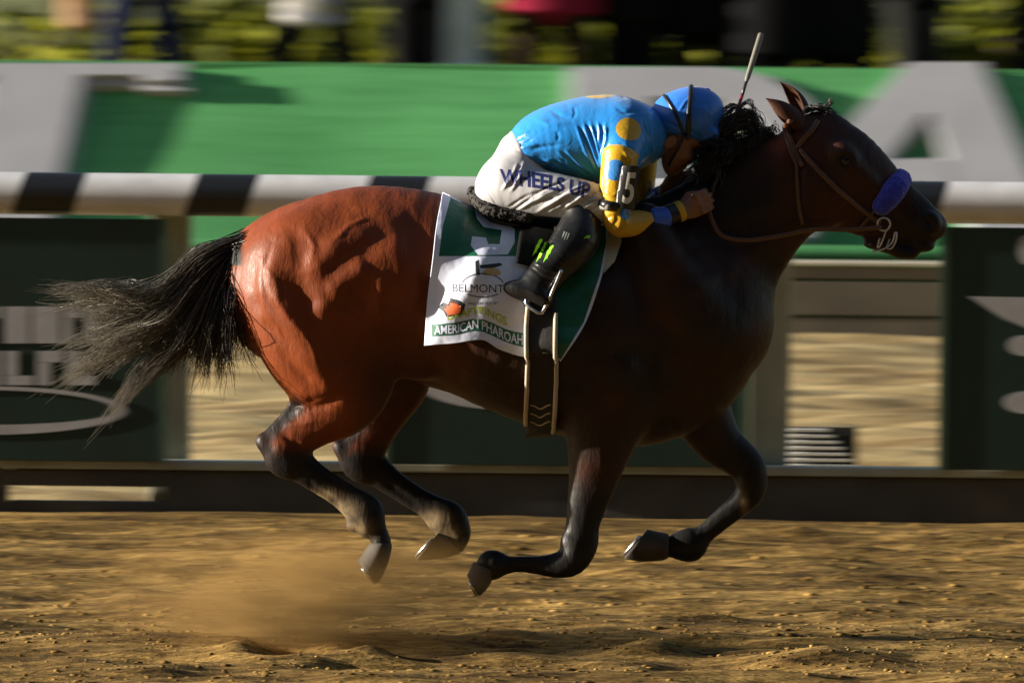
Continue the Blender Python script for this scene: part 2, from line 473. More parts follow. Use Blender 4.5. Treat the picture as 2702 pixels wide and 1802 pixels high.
m = MB(); m.tube([(x, YF - 0.02, (zr1+zr0)/2) for x in (-30, -10, -3, 3, 10, 30)], rr, 28); m.build('top_rail', M_RAIL, fence, True)
zb1 = P(1351, 1222, YF)[2]; zb0 = P(1351, 1246, YF)[2]
m = MB(); m.box((-30, YF-0.05, zb0), (30, YF+0.05, zb1), 0.008); m.build('bottom_rail', M_TRIM, fence)
# kick boards, each with its own length; a slot is left open at the left
zk0 = -0.08
slot0 = P(26, 1300, YF)[0]; slot1 = P(432, 1300, YF)[0]
zs1 = P(230, 1281, YF)[2]; zs0 = P(230, 1321, YF)[2]
def kick(x0, x1, z0=zk0, z1=zb0-0.004):
    m = MB(); m.box((x0, YF-0.03, z0), (x1, YF+0.03, z1), 0.006); return m.build('kick_board', M_BOARD, fence)
e = [-30, -12, -6.5, -3.6, slot0]
for a, b in zip(e[:-1], e[1:]): kick(a+0.004, b-0.004)
kick(slot0, slot1, zs1, zb0-0.004); kick(slot0, slot1, zk0, zs0)
e = [slot1, 0.35, 2.55, 6, 12, 30]
for a, b in zip(e[:-1], e[1:]): kick(a+0.004, b-0.004)
for px in (450, 2032):
    x = P(px, 900, YF + 0.12)[0]; hw = 54*S*(D+YF)/D
    m = MB(); m.box((x-hw, YF+0.07, -0.1), (x+hw, YF+0.20, zr0+0.02), 0.012)
    po = m.build('fence_post', M_POST, fence)
    # bracket under the rail
    m = MB(); m.box((x-hw*0.6, YF-0.03, zr0-0.004), (x+hw*0.6, YF+0.19, zr0+0.05), 0.008); m.build('bracket', M_POST, po)
# ---- dark green panels hung on the fence
M_PANEL = simple('panel_print', (0.006, 0.028, 0.019), 0.55, 0.2, 3, 0.1)
M_PWHITE = simple('panel_white', (0.46, 0.46, 0.47), 0.6, 0.12, 8)
M_EDGE = simple('panel_edge', (0.05, 0.10, 0.06), 0.6)
def panel(x0px, x1px, label, lean=1.0):
    y = YF - 0.065
    z1 = zr0 - 0.012; z0 = zb1 - 0.002
    a, b = P(x0px, 900, y)[0], P(x1px, 900, y)[0]
    r = tag(empty('banner_panel', ((a+b)/2, y, z0)), label, 'banner', 'dark green panels hung on the rail fence')
    m = MB(); m.box((a, y-0.008, z0), (b, y+0.008, z1), 0.003); m.build('board', M_PANEL, r)
    for q in (a, b):
        m = MB(); m.box((q-0.014, y-0.013, z0), (q+0.014, y-0.0085, z1)); m.build('edge_trim', M_EDGE, r)
    return r, y - 0.012
def flat(polys, y, name, mat, parent, thick=0.002):
    m = MB()
    for p in polys:
        f = [P(px, py, y) for px, py in p]; n = len(f)
        f = [(q[0], y, q[2]) for q in f]; bk = [(q[0], y+thick, q[2]) for q in f]
        m.add(f + bk, [tuple(range(n))] + [tuple(range(2*n-1, n-1, -1))] + [(i, i+n, (i+1) % n + n, (i+1) % n) for i in range(n)])
    return m.build(name, mat, parent)
def ring(cx, cy, rx, ry, t0, t1, n=64):
    out = []
    for i in range(n):
        a0, a1 = 2*PI*i/n, 2*PI*(i+1)/n
        def th(a): return t0 + (t1-t0)*(0.5+0.5*math.sin(a))
        q = []
        for a, k in ((a0, 0), (a1, 0), (a1, 1), (a0, 1)):
            q.append((cx + (rx - k*th(a)*1.6)*math.cos(a), cy + (ry - k*th(a))*math.sin(a)))
        out.append(q)
    return out
r, y = panel(-720, 432, 'left dark green panel with two rows of pale block marks above an oval ring')
rows = []
rg = random.Random(3)
for (ya, yb, xe) in ((809, 906, 322), (926, 1016, 262)):
    x = -560
    while x < xe - 20:
        wd = rg.uniform(46, 74); wd = min(wd, xe - x)
        k = rg.choice((0, 1, 2))
        if k == 0: rows.append([(x, ya), (x+wd, ya), (x+wd, yb), (x, yb)])
        elif k == 1:
            rows.append([(x, ya), (x+wd, ya), (x+wd, ya+30), (x, ya+30)]); rows.append([(x, ya+31), (x+wd*0.5, ya+31), (x+wd*0.5, yb), (x, yb)])
        else:
            rows.append([(x, ya), (x+wd*0.45, ya), (x+wd*0.45, yb-26), (x, yb-26)]); rows.append([(x, yb-25), (x+wd, yb-25), (x+wd, yb), (x, yb)])
        x += wd + rg.uniform(7, 14)
flat(rows, y, 'block_marks', M_PWHITE, r)
flat(ring(-40, 1083, 372, 64, 10, 26), y, 'oval_ring', M_PWHITE, r)
r, y = panel(1020, 1968, 'middle dark green panel behind the horse with a large pale oval emblem')
ov = [(1330 + 250*math.cos(2*PI*i/48), 985 + 96*math.sin(2*PI*i/48)) for i in range(48)]
flat([ov], y, 'oval_emblem', M_PWHITE, r)
r, y = panel(2488, 3500, 'right dark green panel with a pale pointed star emblem in front of the horse')
st = []
for i in range(10):
    a = -PI/2 + i*PI/5; k = 1 if i % 2 == 0 else 0.42
    st.append((2760 + 230*k*math.cos(a), 855 + 150*k*math.sin(a)))
flat([[(2556, 782), (2760, 786), (2800, 900), (2650, 842)]], y, 'pale_star', M_PWHITE, r)
bl = []
for (cx, cy, rx, ry) in ((2705, 912, 46, 28), (2710, 1062, 62, 30), (2800, 700, 60, 26), (2712, 660, 24, 40)):
    bl.append([(cx + rx*math.cos(2*PI*i/20), cy + ry*math.sin(2*PI*i/20)) for i in range(20)])
for q in bl: flat([q], y, 'round_mark', M_PWHITE, r)
# ---- white slatted grate lying on the sand behind the fence
M_WHITE = simple('white_paint', (0.72, 0.72, 0.70), 0.5, 0.1, 8)
M_DARK = simple('dark_gap', (0.03, 0.03, 0.03), 0.8)
yg = YF + 0.9
a = P(2085, 1200, yg)[0]; b = P(2262, 1200, yg)[0]
gz0 = P(2170, 1238, yg)[2]; gz1 = P(2170, 1128, yg)[2]
g = tag(empty('slatted_grate', ((a+b)/2, yg, 0)), 'white slatted grate standing on the sand behind the fence gap', 'grate')
m = MB(); m.box((a, yg+0.02, -0.05), (b, yg+0.04, gz1)); m.build('backing', M_DARK, g)
for i in range(7):
    z = gz0 + (gz1-gz0)*(i+0.3)/7
    m = MB(); m.box((a, yg-0.01, z), (b-0.02*i, yg+0.016, z+0.012), 0.002); m.build('slat', M_WHITE, g)
# ---- back barrier of boards, green ledge and the sloping letter bank
M_BARR = simple('barrier_board', (0.15, 0.135, 0.105), 0.75, 0.2, 3, 0.3, 20)
M_CAP = simple('barrier_cap', (0.62, 0.58, 0.48), 0.6, 0.12, 6)
M_LEDGE = simple('green_ledge', (0.08, 0.30, 0.10), 0.5, 0.12, 4)
zz = lambda py: P(2270, py, YB)[2]
bar = tag(empty('board_barrier', (0, YB, 0)), 'low brown board barrier with a pale cap at the back of the sand', 'barrier')
for z0, z1, dy in ((-0.15, zz(836), 0), (zz(834), zz(741), -0.006), (zz(738), zz(702), 0)):
    edges_ = [-40, -14, -7.7, -2.9, 1.1, 5.2, 11.3, 40]
    for a, b in zip(edges_[:-1], edges_[1:]):
        m = MB(); m.box((a+0.003, YB-0.03+dy, z0+0.004), (b-0.003, YB+0.05, z1-0.004), 0.006); m.build('board', M_BARR, bar)
m = MB(); m.box((-40, YB-0.05, zz(701)), (40, YB+0.09, zz(690)), 0.006); m.build('cap', M_CAP, bar)
zl0 = zz(690) - 0.03; zl1 = zz(654)
led = tag(empty('green_ledge', (0, YB+0.2, 0)), 'bright green half round ledge running along the top of the barrier', 'ledge')
m = MB(); m.tube([(x, YB+0.26, (zl0+zl1)/2) for x in (-40, 0, 40)], (zl1-zl0)/2, 20); m.build('ledge_tube', M_LEDGE, led, True)
# slope
SY0 = YB + 0.40; SZ0 = zl0 - 0.05; TAU = math.radians(38)
tdir = np.array([0, math.sin(TAU), math.cos(TAU)]); tnor = np.array([0, -math.cos(TAU), math.sin(TAU)])
SLO = np.array([0, SY0, SZ0])
def SP(px, py, lift=0.0):
    "photograph position -> point on the sloping bank"
    r = _ray(px, py); o = SLO + tnor*lift
    return CAM + r * (((o - CAM) @ tnor) / (r @ tnor))
ZTOP = SP(1351, 178)[2]; YTOP = SP(1351, 178)[1]
t = NT('green_turf_cloth')
v = t.coord((0.7, 9, 9)); f1 = t.noise(2, 5, v); f2 = t.noise(1.1, 3)
f = t.math('ADD', t.math('MULTIPLY', f1, 0.55), t.math('MULTIPLY', f2, 0.45))
t.p(Base_Color=t.ramp(f, [(0.35, (0.065, 0.30, 0.085)), (0.65, (0.115, 0.42, 0.140))]), Roughness=0.7, Normal=t.bump(t.noise(50, 2), 0.3, 0.006))
M_GREEN = t.m
M_LETTER = simple('letter_white', (0.40, 0.405, 0.43), 0.55, 0.08, 3)
bank = tag(empty('letter_bank', (0, SY0, SZ0)), 'long sloping bright green bank carrying giant raised white letters T P A', 'sign')
xs = np.linspace(-14, 14, 140); us = np.linspace(0, 1, 24)
X, U = np.meshgrid(xs, us, indexing='ij')
Lr = (ZTOP - SZ0) / math.cos(TAU)
wv = (vnoise(X*0.9+3, U*3, 21)-0.5)*0.05
V = SLO[None, None] + np.stack([X, X*0, X*0], -1) + (U*Lr)[..., None]*tdir + wv[..., None]*tnor
a_, b_ = X.shape; i = np.arange((a_-1)*(b_-1)); q = (i//(b_-1))*b_ + i % (b_-1)
F = np.stack([q, q+b_, q+b_+1, q+1], 1)
link('slope', mesh_np('slope', V.reshape(-1, 3), F), M_GREEN, bank)
m = MB(); ca = SLO + tdir*Lr
m.box((-14, ca[1]-0.01, ca[2]-0.10), (14, ca[1]+0.05, ca[2]+0.012), 0.006); m.build('top_edge', M_GREEN, bank)
m = MB(); m.box((-14, ca[1]+0.052, -0.2), (14, ca[1]+0.10, ca[2]-0.02)); m.build('back_wall', M_GREEN, bank)
def letter(polys, h=0.10, inset=0.045):
    "raised letter with splayed sides; polys are lists of photograph positions (convex pieces joined)"
    bm = bmesh.new()
    for p in polys:
        n = len(p)
        pts = np.array([SP(x, y, 0.0) for x, y in p])
        lo = pts; c = pts.mean(0)
        hi = pts + tnor*h
        vs = [bm.verts.new(q) for q in lo - tnor*0.03] + [bm.verts.new(q) for q in hi]
        fs = [tuple(range(n, 2*n))] + [(i, (i+1) % n, (i+1) % n + n, i+n) for i in range(n)]
        for f in fs: bm.faces.new([vs[k] for k in f])
    bmesh.ops.recalc_face_normals(bm, faces=bm.faces[:])
    tops = [e for e in bm.edges if len(e.link_faces) == 2 and any(abs(f.normal.dot(Vector(tnor))) > 0.9 for f in e.link_faces)]
    bmesh.ops.bevel(bm, geom=tops, offset=inset, segments=2, affect='EDGES', clamp_overlap=True)
    me = bpy.data.meshes.new('letter'); bm.to_mesh(me); bm.free()
    return link('letter', me, M_LETTER, bank, smooth=False)
# T: slanted stem and a bar with a serif
letter([[(-330, 182), (488, 182), (494, 254), (388, 254), (360, 240), (232, 240), (140, 640), (-130, 640), (-40, 240), (-200, 240), (-230, 256), (-330, 256)]])
# P
bowl = []
cx, cy, rx, ry = 1860, 372, 320, 180
for i in range(25):
    a = -PI/2 + PI*i/24; bowl.append((cx + rx*math.cos(a), cy + ry*math.sin(a)))
hole = []
for i in range(25):
    a = PI/2 - PI*i/24; hole.append((cx - 30 + rx*0.45*math.cos(a), cy + ry*0.42*math.sin(a)))
letter([[(1500, 192)] + bowl + [(1760, 552), (1760, cy+ry*0.42)] + hole + [(1740, cy-ry*0.42), (1740, 640), (1490, 640)]])
# A
letter([[(2395, 186), (2590, 186), (2800, 660), (2560, 660), (2520, 520), (2270, 520), (2190, 660), (1960, 660)]][:0] or
       [[(2395, 186), (2590, 186), (2800, 660), (2570, 660), (2450, 330), (2440, 330), (2345, 444), (2330, 530), (2215, 530), (2130, 660), (1930, 660)],
        [(2335, 440), (2500, 440), (2530, 535), (2320, 535)]])

# ---- infield behind the bank
ZI = float(ZTOP) - 0.42
t = NT('infield_turf')
v = t.coord((0.25, 0.16, 1)); f1 = t.noise(1.0, 4, v); f2 = t.noise(14, 3)
f = t.math('ADD', t.math('MULTIPLY', f1, 0.7), t.math('MULTIPLY', f2, 0.3))
t.p(Base_Color=t.ramp(f, [(0.38, (0.015, 0.025, 0.004)), (0.5, (0.10, 0.115, 0.006)), (0.62, (0.24, 0.22, 0.02))]), Roughness=0.9, Normal=t.bump(f2, 0.6, 0.03))
M_TURF = t.m
xs = np.concatenate([[-400, -120], np.linspace(-40, 40, 90), [120, 400]]); ys = np.concatenate([[YTOP+0.12], np.linspace(YTOP+1, YTOP+60, 70), [YTOP+160, YTOP+900]])
sheet('infield_turf', xs, ys, lambda x, y: ZI + (vnoise(x*0.12, y*0.2, 31)-0.5)*0.3*np.clip((y-YTOP-4)/8, 0, 1), M_TURF)
# shrubs: leafy mounds made of many leaf faces
t = NT('shrub_leaf'); f = t.noise(1.2, 3); oi = t.n('ObjectInfo')
t.p(Base_Color=t.ramp(f, [(0.35, (0.02, 0.032, 0.002)), (0.65, (0.22, 0.23, 0.008))]), Roughness=0.6)
t.p(Transmission_Weight=0.0)
t.b.inputs['Specular IOR Level'].default_value = 0.1
M_LEAF = t.m
t = NT('dark_leaf'); f = t.noise(1.2, 3)
t.p(Base_Color=t.ramp(f, [(0.35, (0.012, 0.03, 0.008)), (0.65, (0.05, 0.085, 0.018))]), Roughness=0.6)
M_DLEAF = t.m
M_BARK = simple('bark', (0.10, 0.075, 0.05), 0.9, 0.3, 8, 0.5)
def leaf_mesh(name, n, seed, r, size):
    g = np.random.default_rng(seed)
    cl = g.normal(0, 1, (14, 3)); cl /= np.linalg.norm(cl, axis=1)[:, None]; cl *= g.uniform(0.4, 0.85, (14, 1))
    c = cl[g.integers(0, 14, n)] + g.normal(0, 0.20, (n, 3)); c[:, 2] = np.abs(c[:, 2]+0.25)
    c *= np.array(r)
    a = g.normal(0, 1, (n, 3)); a /= np.linalg.norm(a, axis=1)[:, None]
    b = np.cross(a, g.normal(0, 1, (n, 3))); b /= np.linalg.norm(b, axis=1)[:, None]
    sz = size*g.uniform(0.6, 1.3, (n, 1))
    V = np.stack([c - a*sz, c + b*sz*0.45, c + a*sz, c - b*sz*0.45], 1).reshape(-1, 3)
    return mesh_np(name, V, np.arange(4*n).reshape(-1, 4))
shrub_defs = [
 # px, depth behind bank, half width, height, material, label
 (30, 9, 2.4, 0.62, 0, 'low yellow green shrub at the far left behind the tan bag'),
 (620, 7, 1.1, 0.55, 0, 'low yellow green shrub between the navy trousers and the white bag'),
 (860, 11, 1.5, 0.6, 0, 'small sunlit shrub seen under the white bag'),
 (1120, 14, 1.6, 0.66, 1, 'dark green shrub just left of the pale blue post'),
 (1430, 9, 1.7, 0.6, 0, 'sunlit shrub seen between the legs below the crimson jacket'),
 (1750, 13, 1.8, 0.5, 1, 'dark low shrub behind the long black coats'),
 (2130, 12, 2.2, 1.5, 1, 'tall dark shrub behind the black coats, left of the bright right shrub'),
 (2540, 8, 1.5, 0.66, 0, 'bright yellow green shrub at the far right'),
 (2330, 22, 1.6, 0.6, 0, 'small sunlit shrub left of the thin dark legs at the right'),
]
tree_lab = ['far dark tree wholly beyond the left edge, outermost', 'far dark tree just beyond the left edge of the picture', 'far dark tree behind the navy trousers', 'far dark tree behind the white bag', 'far dark tree behind the pale blue post', 'far dark tree behind the black coats', 'far dark tree above the horse ears', 'far dark tree just beyond the right edge of the picture', 'far dark tree wholly beyond the right edge, outermost']
for k, (px, dy, hw, hh, mt, lab) in enumerate(shrub_defs):
    yy = YTOP + dy; x = P(px, 100, yy)[0]
    o = tag(empty('shrub', (x, yy, ZI)), lab, 'shrub', 'shrubs on the infield behind the bank')
    me = leaf_mesh('foliage', 2600, 40+k, (hw, 0.8*hw, hh*1.0), 0.085)
    f = link('foliage', me, (M_LEAF, M_DLEAF)[mt], None, False); f.parent = o
    m = MB()
    for j in range(5):
        a = j*1.26; m.tube([(0.05*math.cos(a), 0.05*math.sin(a), -0.05), (hw*0.3*math.cos(a), hw*0.3*math.sin(a), hh*0.45), (hw*0.6*math.cos(a), hw*0.5*math.sin(a), hh*0.8)], [0.03, 0.02, 0.008], 5)
    st = m.build('stem', M_BARK, None); st.parent = o
# far trees: dark wood across the infield
tree_px = [-600, -150, 330, 800, 1300, 1820, 2350, 2900, 3400]
for k, px in enumerate(tree_px):
    yy = YTOP + 95 + (k % 3)*9; x = P(px, 0, yy)[0]
    o = tag(empty('broadleaf_tree', (x, yy, ZI)), tree_lab[k], 'tree', 'trees along the far edge of the infield')
    me = leaf_mesh('crown', 2600, 80 + k, (6.5, 5.0, 5.0), 0.42)
    f = link('crown', me, M_DLEAF, None, False); f.parent = o; f.location = (0, 0, 1.2)
    m = MB(); m.tube([(0, 0, -0.2), (0.1, 0, 2), (0.05, 0.1, 5)], [0.35, 0.26, 0.12], 9)
    for j in range(4):
        a = j*1.6; m.tube([(0.08, 0, 2.2), (1.6*math.cos(a), 1.6*math.sin(a), 3.6), (3.4*math.cos(a), 3.0*math.sin(a), 5)], [0.16, 0.1, 0.04], 6)
    st = m.build('trunk', M_BARK, None, True); st.parent = o
# ---- pale post
yp = YTOP + 0.9
x = P(1232, 90, yp)[0]; hw = 40*S*(D+yp)/D
M_PALE = simple('pale_post', (0.50, 0.60, 0.68), 0.6, 0.1, 5, 0.1)
po = tag(empty('square_post', (x, yp, ZI)), 'pale blue square post standing behind the bank left of the crimson jacket', 'post')
for nm, k, z0, z1 in (('shaft', 1.0, -0.1, 1.9), ('foot', 1.15, -0.05, 0.44), ('cap', 1.1, 1.902, 1.95)):
    m = MB(); m.box((-hw*k, -hw*k, z0), (hw*k, hw*k, z1), 0.016); f = m.build(nm, M_PALE, None); f.parent = po
po.rotation_euler = (0, 0, -0.42)

# ---- spectators standing behind the bank
def cloth(name, col, **kw): return simple(name, col, 0.95, 0.15, 10, 0.3, 60, spec=0.08, **kw)
M_SKIN = simple('skin', (0.42, 0.23, 0.15), 0.55, 0.08, 12)
M_SHOE = simple('shoe', (0.02, 0.02, 0.02), 0.45)
HAIRC = [(0.02, 0.015, 0.01), (0.10, 0.06, 0.03), (0.25, 0.18, 0.10)]
def spectator(px, legs, dy, trous, top, label, topkind='jacket', hem=0.86, height=1.74, wide=1.0):
    """px: body centre; legs: photograph x of both shins; hem: height of the garment's lower edge"""
    yy = YTOP + dy; X = P(px, 80, yy)[0]; xs_ = [P(l, 120, yy)[0] - X for l in legs]
    k = height/1.74
    o = tag(empty('person', (X, yy, ZI)), label, 'person', 'spectators standing behind the bank')
    def fin(F, name, mat, sm=3):
        V, Q = F.mesh(sm); f = link(name, mesh_np(name, V*k, Q), mat); f.parent = o; return f
    # body (skin): head, neck, trunk, arms, hands, legs in one surface
    lo, hi = (-0.55, -0.3, -0.02), (0.55, 0.3, 1.82)
    F = Field(lo, hi, 0.017)
    F.ball((0, -0.01, 1.62), (0.078, 0.095, 0.115), 0.02); F.ball((0, -0.10, 1.60), (0.014, 0.02, 0.02), 0.015)
    F.chain([(0, 0.01, 1.38, 0.055, 0.055), (0, 0, 1.56, 0.05, 0.05)], 0.03)
    F.chain([(0, 0, 0.92, 0.15, 0.1), (0, 0, 1.1, 0.125, 0.09), (0, 0, 1.3, 0.16, 0.1), (0, 0, 1.4, 0.12, 0.07)], 0.03)
    for s_, lx in zip((-1, 1), xs_):
        F.chain([(s_*0.09, 0, 0.9, 0.085, 0.085), ((s_*0.09+lx)/2, -0.02, 0.5, 0.055, 0.055), (lx, 0.02, 0.09, 0.035, 0.035)], 0.03)
        F.chain([(lx, 0.03, 0.05, 0.035, 0.035), (lx, -0.13, 0.03, 0.02, 0.035)], 0.02)
        F.chain([(s_*0.19, 0, 1.38, 0.05, 0.05), (s_*0.27, 0.02, 1.1, 0.04, 0.04), (s_*0.20, -0.17, 1.14, 0.03, 0.03), (s_*0.14, -0.24, 1.20, 0.035, 0.02)], 0.03)
        for j in range(4): F.chain([(s_*0.14, -0.23-0.010*j, 1.225-0.014*j, 0.011, 0.011), (s_*0.07, -0.25-0.010*j, 1.245-0.016*j, 0.009, 0.009)], 0.006)
    fin(F, 'body', M_SKIN)
    F = Field(lo, (0.55, 0.3, 1.1), 0.017)
    for s_, lx in zip((-1, 1), xs_):
        F.chain([(s_*0.085, 0, 0.92, 0.11, 0.115), ((s_*0.03+lx*0.7), -0.02, 0.5, 0.092, 0.098), (lx, 0.02, 0.12, 0.084, 0.090), (lx, 0.02, 0.06, 0.084, 0.090)], 0.04, cap=(0.6, 0.1))
    F.ball((0, 0, 0.95), (0.175, 0.125, 0.13), 0.04); fin(F, 'trousers', trous)
    F = Field((-0.5, -0.3, hem-0.1), (0.5, 0.3, 1.5), 0.017)
    F.chain([(0, 0, hem, 0.20*wide, 0.145), (0, 0, (hem+1.15)/2, 0.185*wide, 0.135), (0, 0, 1.15, 0.165, 0.12), (0, 0, 1.3, 0.19, 0.125), (0, 0, 1.41, 0.13, 0.085)], 0.04, cap=(0.1, 0.6))
    for s_ in (-1, 1): F.chain([(s_*0.18, 0, 1.38, 0.068, 0.068), (s_*0.275, 0.02, 1.1, 0.058, 0.06), (s_*0.21, -0.155, 1.135, 0.046, 0.046)], 0.04, cap=(0.6, 0.1))
    fin(F, topkind, top)
    for lx in xs_:
        F = Field((lx-0.1, -0.25, -0.02), (lx+0.1, 0.12, 0.14), 0.012)
        F.chain([(lx, 0.05, 0.05, 0.045, 0.045), (lx, -0.14, 0.03, 0.03, 0.045)], 0.02); fin(F, 'shoe', M_SHOE)
    F = Field((-0.12, -0.12, 1.58), (0.12, 0.14, 1.80), 0.012)
    F.ball((0, 0.015, 1.67), (0.09, 0.105, 0.09), 0.02); F.ball((0, -0.10, 1.58), (0.08, 0.08, 0.075), 0.02, '-')
    fin(F, 'hair', simple('hair_'+str(px), HAIRC[px % 3], 0.6))
    return o
navy = cloth('navy_cloth', (0.012, 0.016, 0.04)); black = cloth('black_cloth', (0.008, 0.008, 0.009)); grey = cloth('grey_cloth', (0.30, 0.30, 0.31))
crimson = cloth('crimson_cloth', (0.26, 0.018, 0.045)); brown = cloth('brown_cloth', (0.03, 0.02, 0.012)); white = cloth('white_cloth', (0.75, 0.74, 0.72))
spectator(382, (298, 466), 0.75, navy, grey, 'person in navy trousers with feet apart beside the tan bag')
spectator(828, (735, 928), 0.8, cloth('dark_navy', (0.012, 0.012, 0.02)), white, 'person in dark trousers with feet apart behind the white bag', 'shirt')
spectator(1100, (1066, 1152), 1.1, black, black, 'person in black with legs close together left of the pale blue post', hem=0.80)
spectator(1455, (1378, 1540), 0.75, brown, crimson, 'person in a crimson jacket and dark brown trousers', hem=0.74, wide=1.5)
spectator(1668, (1628, 1708), 0.9, black, black, 'person in a black coat, first right of the crimson jacket', 'coat', hem=0.70, wide=1.3)
spectator(1850, (1800, 1905), 1.0, black, black, 'person in a long black coat, second right of the crimson jacket', 'coat', hem=0.62, wide=1.3)
spectator(2040, (1995, 2082), 0.7, black, black, 'person in a long black coat above the tip of the riding whip', 'coat', hem=0.50, wide=1.3)
spectator(2215, (2165, 2268), 0.8, black, black, 'person in a long black coat right of the riding whip tip', 'coat', hem=0.50, wide=1.3)
spectator(2420, (2398, 2448), 1.6, cloth('char_cloth', (0.02, 0.021, 0.02)), black, 'person in charcoal with narrow legs in front of the right shrubs', 'coat', hem=0.82)
spectator(2740, (2705, 2790), 0.8, black, black, 'person in black at the right edge of the picture')
# bags
def bag(px, py0, py1, hw, yy, mat, label, cat, name):
    c = P(px, py1, yy); top = P(px, py0, yy)
    F = Field(c - np.array([hw+0.1, 0.2, 0.06]), np.array([c[0]+hw+0.1, yy+0.2, top[2]+0.1]), 0.012)
    h = top[2]-c[2]
    F.chain([(c[0], yy, c[2]+0.03, hw*1.0, 0.07), (c[0], yy, c[2]+h*0.5, hw*0.95, 0.06), (c[0], yy, top[2], hw*0.86, 0.03)], 0.02, cap=(0.2, 0.1))
    V, Q = F.mesh(3)
    V[:, 1] += 0.02*np.sin(V[:, 2]*42 + V[:, 0]*9); V[:, 0] += 0.008*np.sin(V[:, 2]*30)
    o = tag(empty(name, (c[0], yy, c[2])), label, cat)
    link('bag_body', mesh_np('bag_body', V, Q), mat, o)
    m = MB()
    for dy in (-0.03, 0.03):
        m.tube([(c[0]-hw*0.5, yy+dy, top[2]-0.04), (c[0]-hw*0.3, yy+dy, top[2]+0.16), (c[0], yy+dy*0.4, top[2]+0.22), (c[0]+hw*0.3, yy+dy, top[2]+0.16), (c[0]+hw*0.5, yy+dy, top[2]-0.04)], 0.009, 6)
    m.build('strap', mat, o, True)
bag(214, -40, 82, 50*S*1.9, YTOP+0.55, simple('tan_canvas', (0.36, 0.21, 0.11), 0.8, 0.1, 8), 'tan canvas bag hanging left of the navy trousers', 'bag', 'tote_bag')
bag(820, -10, 68, 80*S*1.9, YTOP+0.5, simple('white_plastic', (0.42, 0.41, 0.40), 0.35, 0.1, 12), 'crumpled white bag hanging in front of the dark trousers', 'bag', 'carrier_bag')
# ================================================================== HORSE
lo = P(600, 1640, 0) - np.array([0, 0.36, 0]); hi = P(2530, 190, 0) + np.array([0, 0.36, 0])
F = Field((lo[0], -0.37, lo[2]), (hi[0], 0.37, hi[2]), 0.0072)
torso = [
 ed((715, 585), (700, 850), 0, .150), ed((765, 556), (765, 960), 0, .215), ed((850, 520), (860, 1000), 0, .258),
 ed((964, 491), (975, 1000), 0, .280), ed((1060, 497), (1080, 985), 0, .272), ed((1151, 522), (1150, 1000), 0, .268),
 ed((1250, 562), (1235, 1035), 0, .283), ed((1350, 590), (1340, 1085), 0, .288), ed((1450, 592), (1450, 1128), 0, .276),
 ed((1560, 575), (1560, 1165), 0, .250), ed((1660, 552), (1675, 1180), 0, .225), ed((1760, 560), (1785, 1145), 0, .208),
 ed((1850, 600), (1850, 1082), 0, .188), ed((1915, 670), (1910, 1015), 0, .158), ed((1950, 750), (1950, 920), 0, .10)]
F.chain(torso, 0.03, res=3, cap=(0.35, 0.5))
neck = [ed((1640, 560), (1900, 900), 0, .150), ed((1690, 542), (1962, 860), 0, .125), ed((1780, 492), (2015, 790), 0, .105), ed((1880, 433), (2063, 705), 0, .090),
        ed((1970, 380), (2098, 650), 0, .080), ed((2045, 330), (2130, 600), 0, .074)]
F.chain(neck, 0.06, res=3)
head = [ed((2085, 305), (2110, 560), 0, .078), ed((2145, 287), (2140, 600), 0, .090), ed((2185, 309), (2170, 606), 0, .098), ed((2225, 334), (2205, 612), 0, .098),
        ed((2283, 384), (2250, 622), 0, .082), ed((2325, 428), (2290, 632), 0, .064), ed((2380, 477), (2345, 640), 0, .054),
        ed((2430, 520), (2400, 650), 0, .052), ed((2464, 550), (2440, 640), 0, .048), ed((2482, 575), (2470, 620), 0, .038)]
F.chain(head, 0.035, res=3, cap=(0.6, 0.45))
for s_ in (-1, 1):
    F.ball(P(2150, 520, s_*.062), (95*S, .032, 88*S), 0.03)                      # jowl
    F.chain([ed((2225, 395), (2225, 425), s_*.086, .018), ed((2285, 460), (2290, 490), s_*.070, .014), ed((2340, 520), (2340, 545), s_*.052, .010)], 0.03)   # facial crest
    F.ball(P(2226, 406, s_*.082), (36*S, .022, 24*S), 0.03, axis=-0.6)           # brow
    F.ball(P(2232, 424, s_*.108), (19*S, .014, 13*S), 0.008, '-', axis=-0.6)     # eye socket
    F.ball(P(2450, 588, s_*.046), (32*S, .022, 30*S), 0.02)                      # nostril wing
    F.ball(P(2452, 590, s_*.072), (13*S, .022, 20*S), 0.01, '-', axis=0.5)       # nostril
    F.chain([ed((2330, 606), (2330, 612), s_*.06, .02), ed((2395, 642), (2395, 649), s_*.055, .02), ed((2450, 652), (2450, 658), s_*.04, .02)], 0.008, '-')   # mouth line
F.chain([ed((2290, 622), (2300, 655), 0, .036), ed((2350, 638), (2355, 672), 0, .036), ed((2410, 652), (2405, 682), 0, .034)], 0.015)   # lower jaw, lips parted
F.ball(P(2385, 668, 0), (32*S, .033, 15*S), 0.015)
F.ball(P(2435, 648, 0), (32*S, .040, 18*S), 0.015)                               # upper lip
# shoulder and chest masses
for s_ in (-1, 1):
    F.chain([ed((1640, 600), (1760, 590), s_*.145, .075), ed((1700, 800), (1880, 760), s_*.155, .08), ed((1790, 930), (1950, 850), s_*.125, .075)], 0.05)
    F.chain([ed((1500, 800), (1640, 760), s_*.185, .055), ed((1500, 960), (1690, 940), s_*.17, .07), ed((1500, 1080), (1700, 1060), s_*.13, .08)], 0.06)
F.ball(P(1935, 880, -.07), (55*S, .075, 95*S), 0.04); F.ball(P(1935, 880, .07), (55*S, .075, 95*S), 0.04)
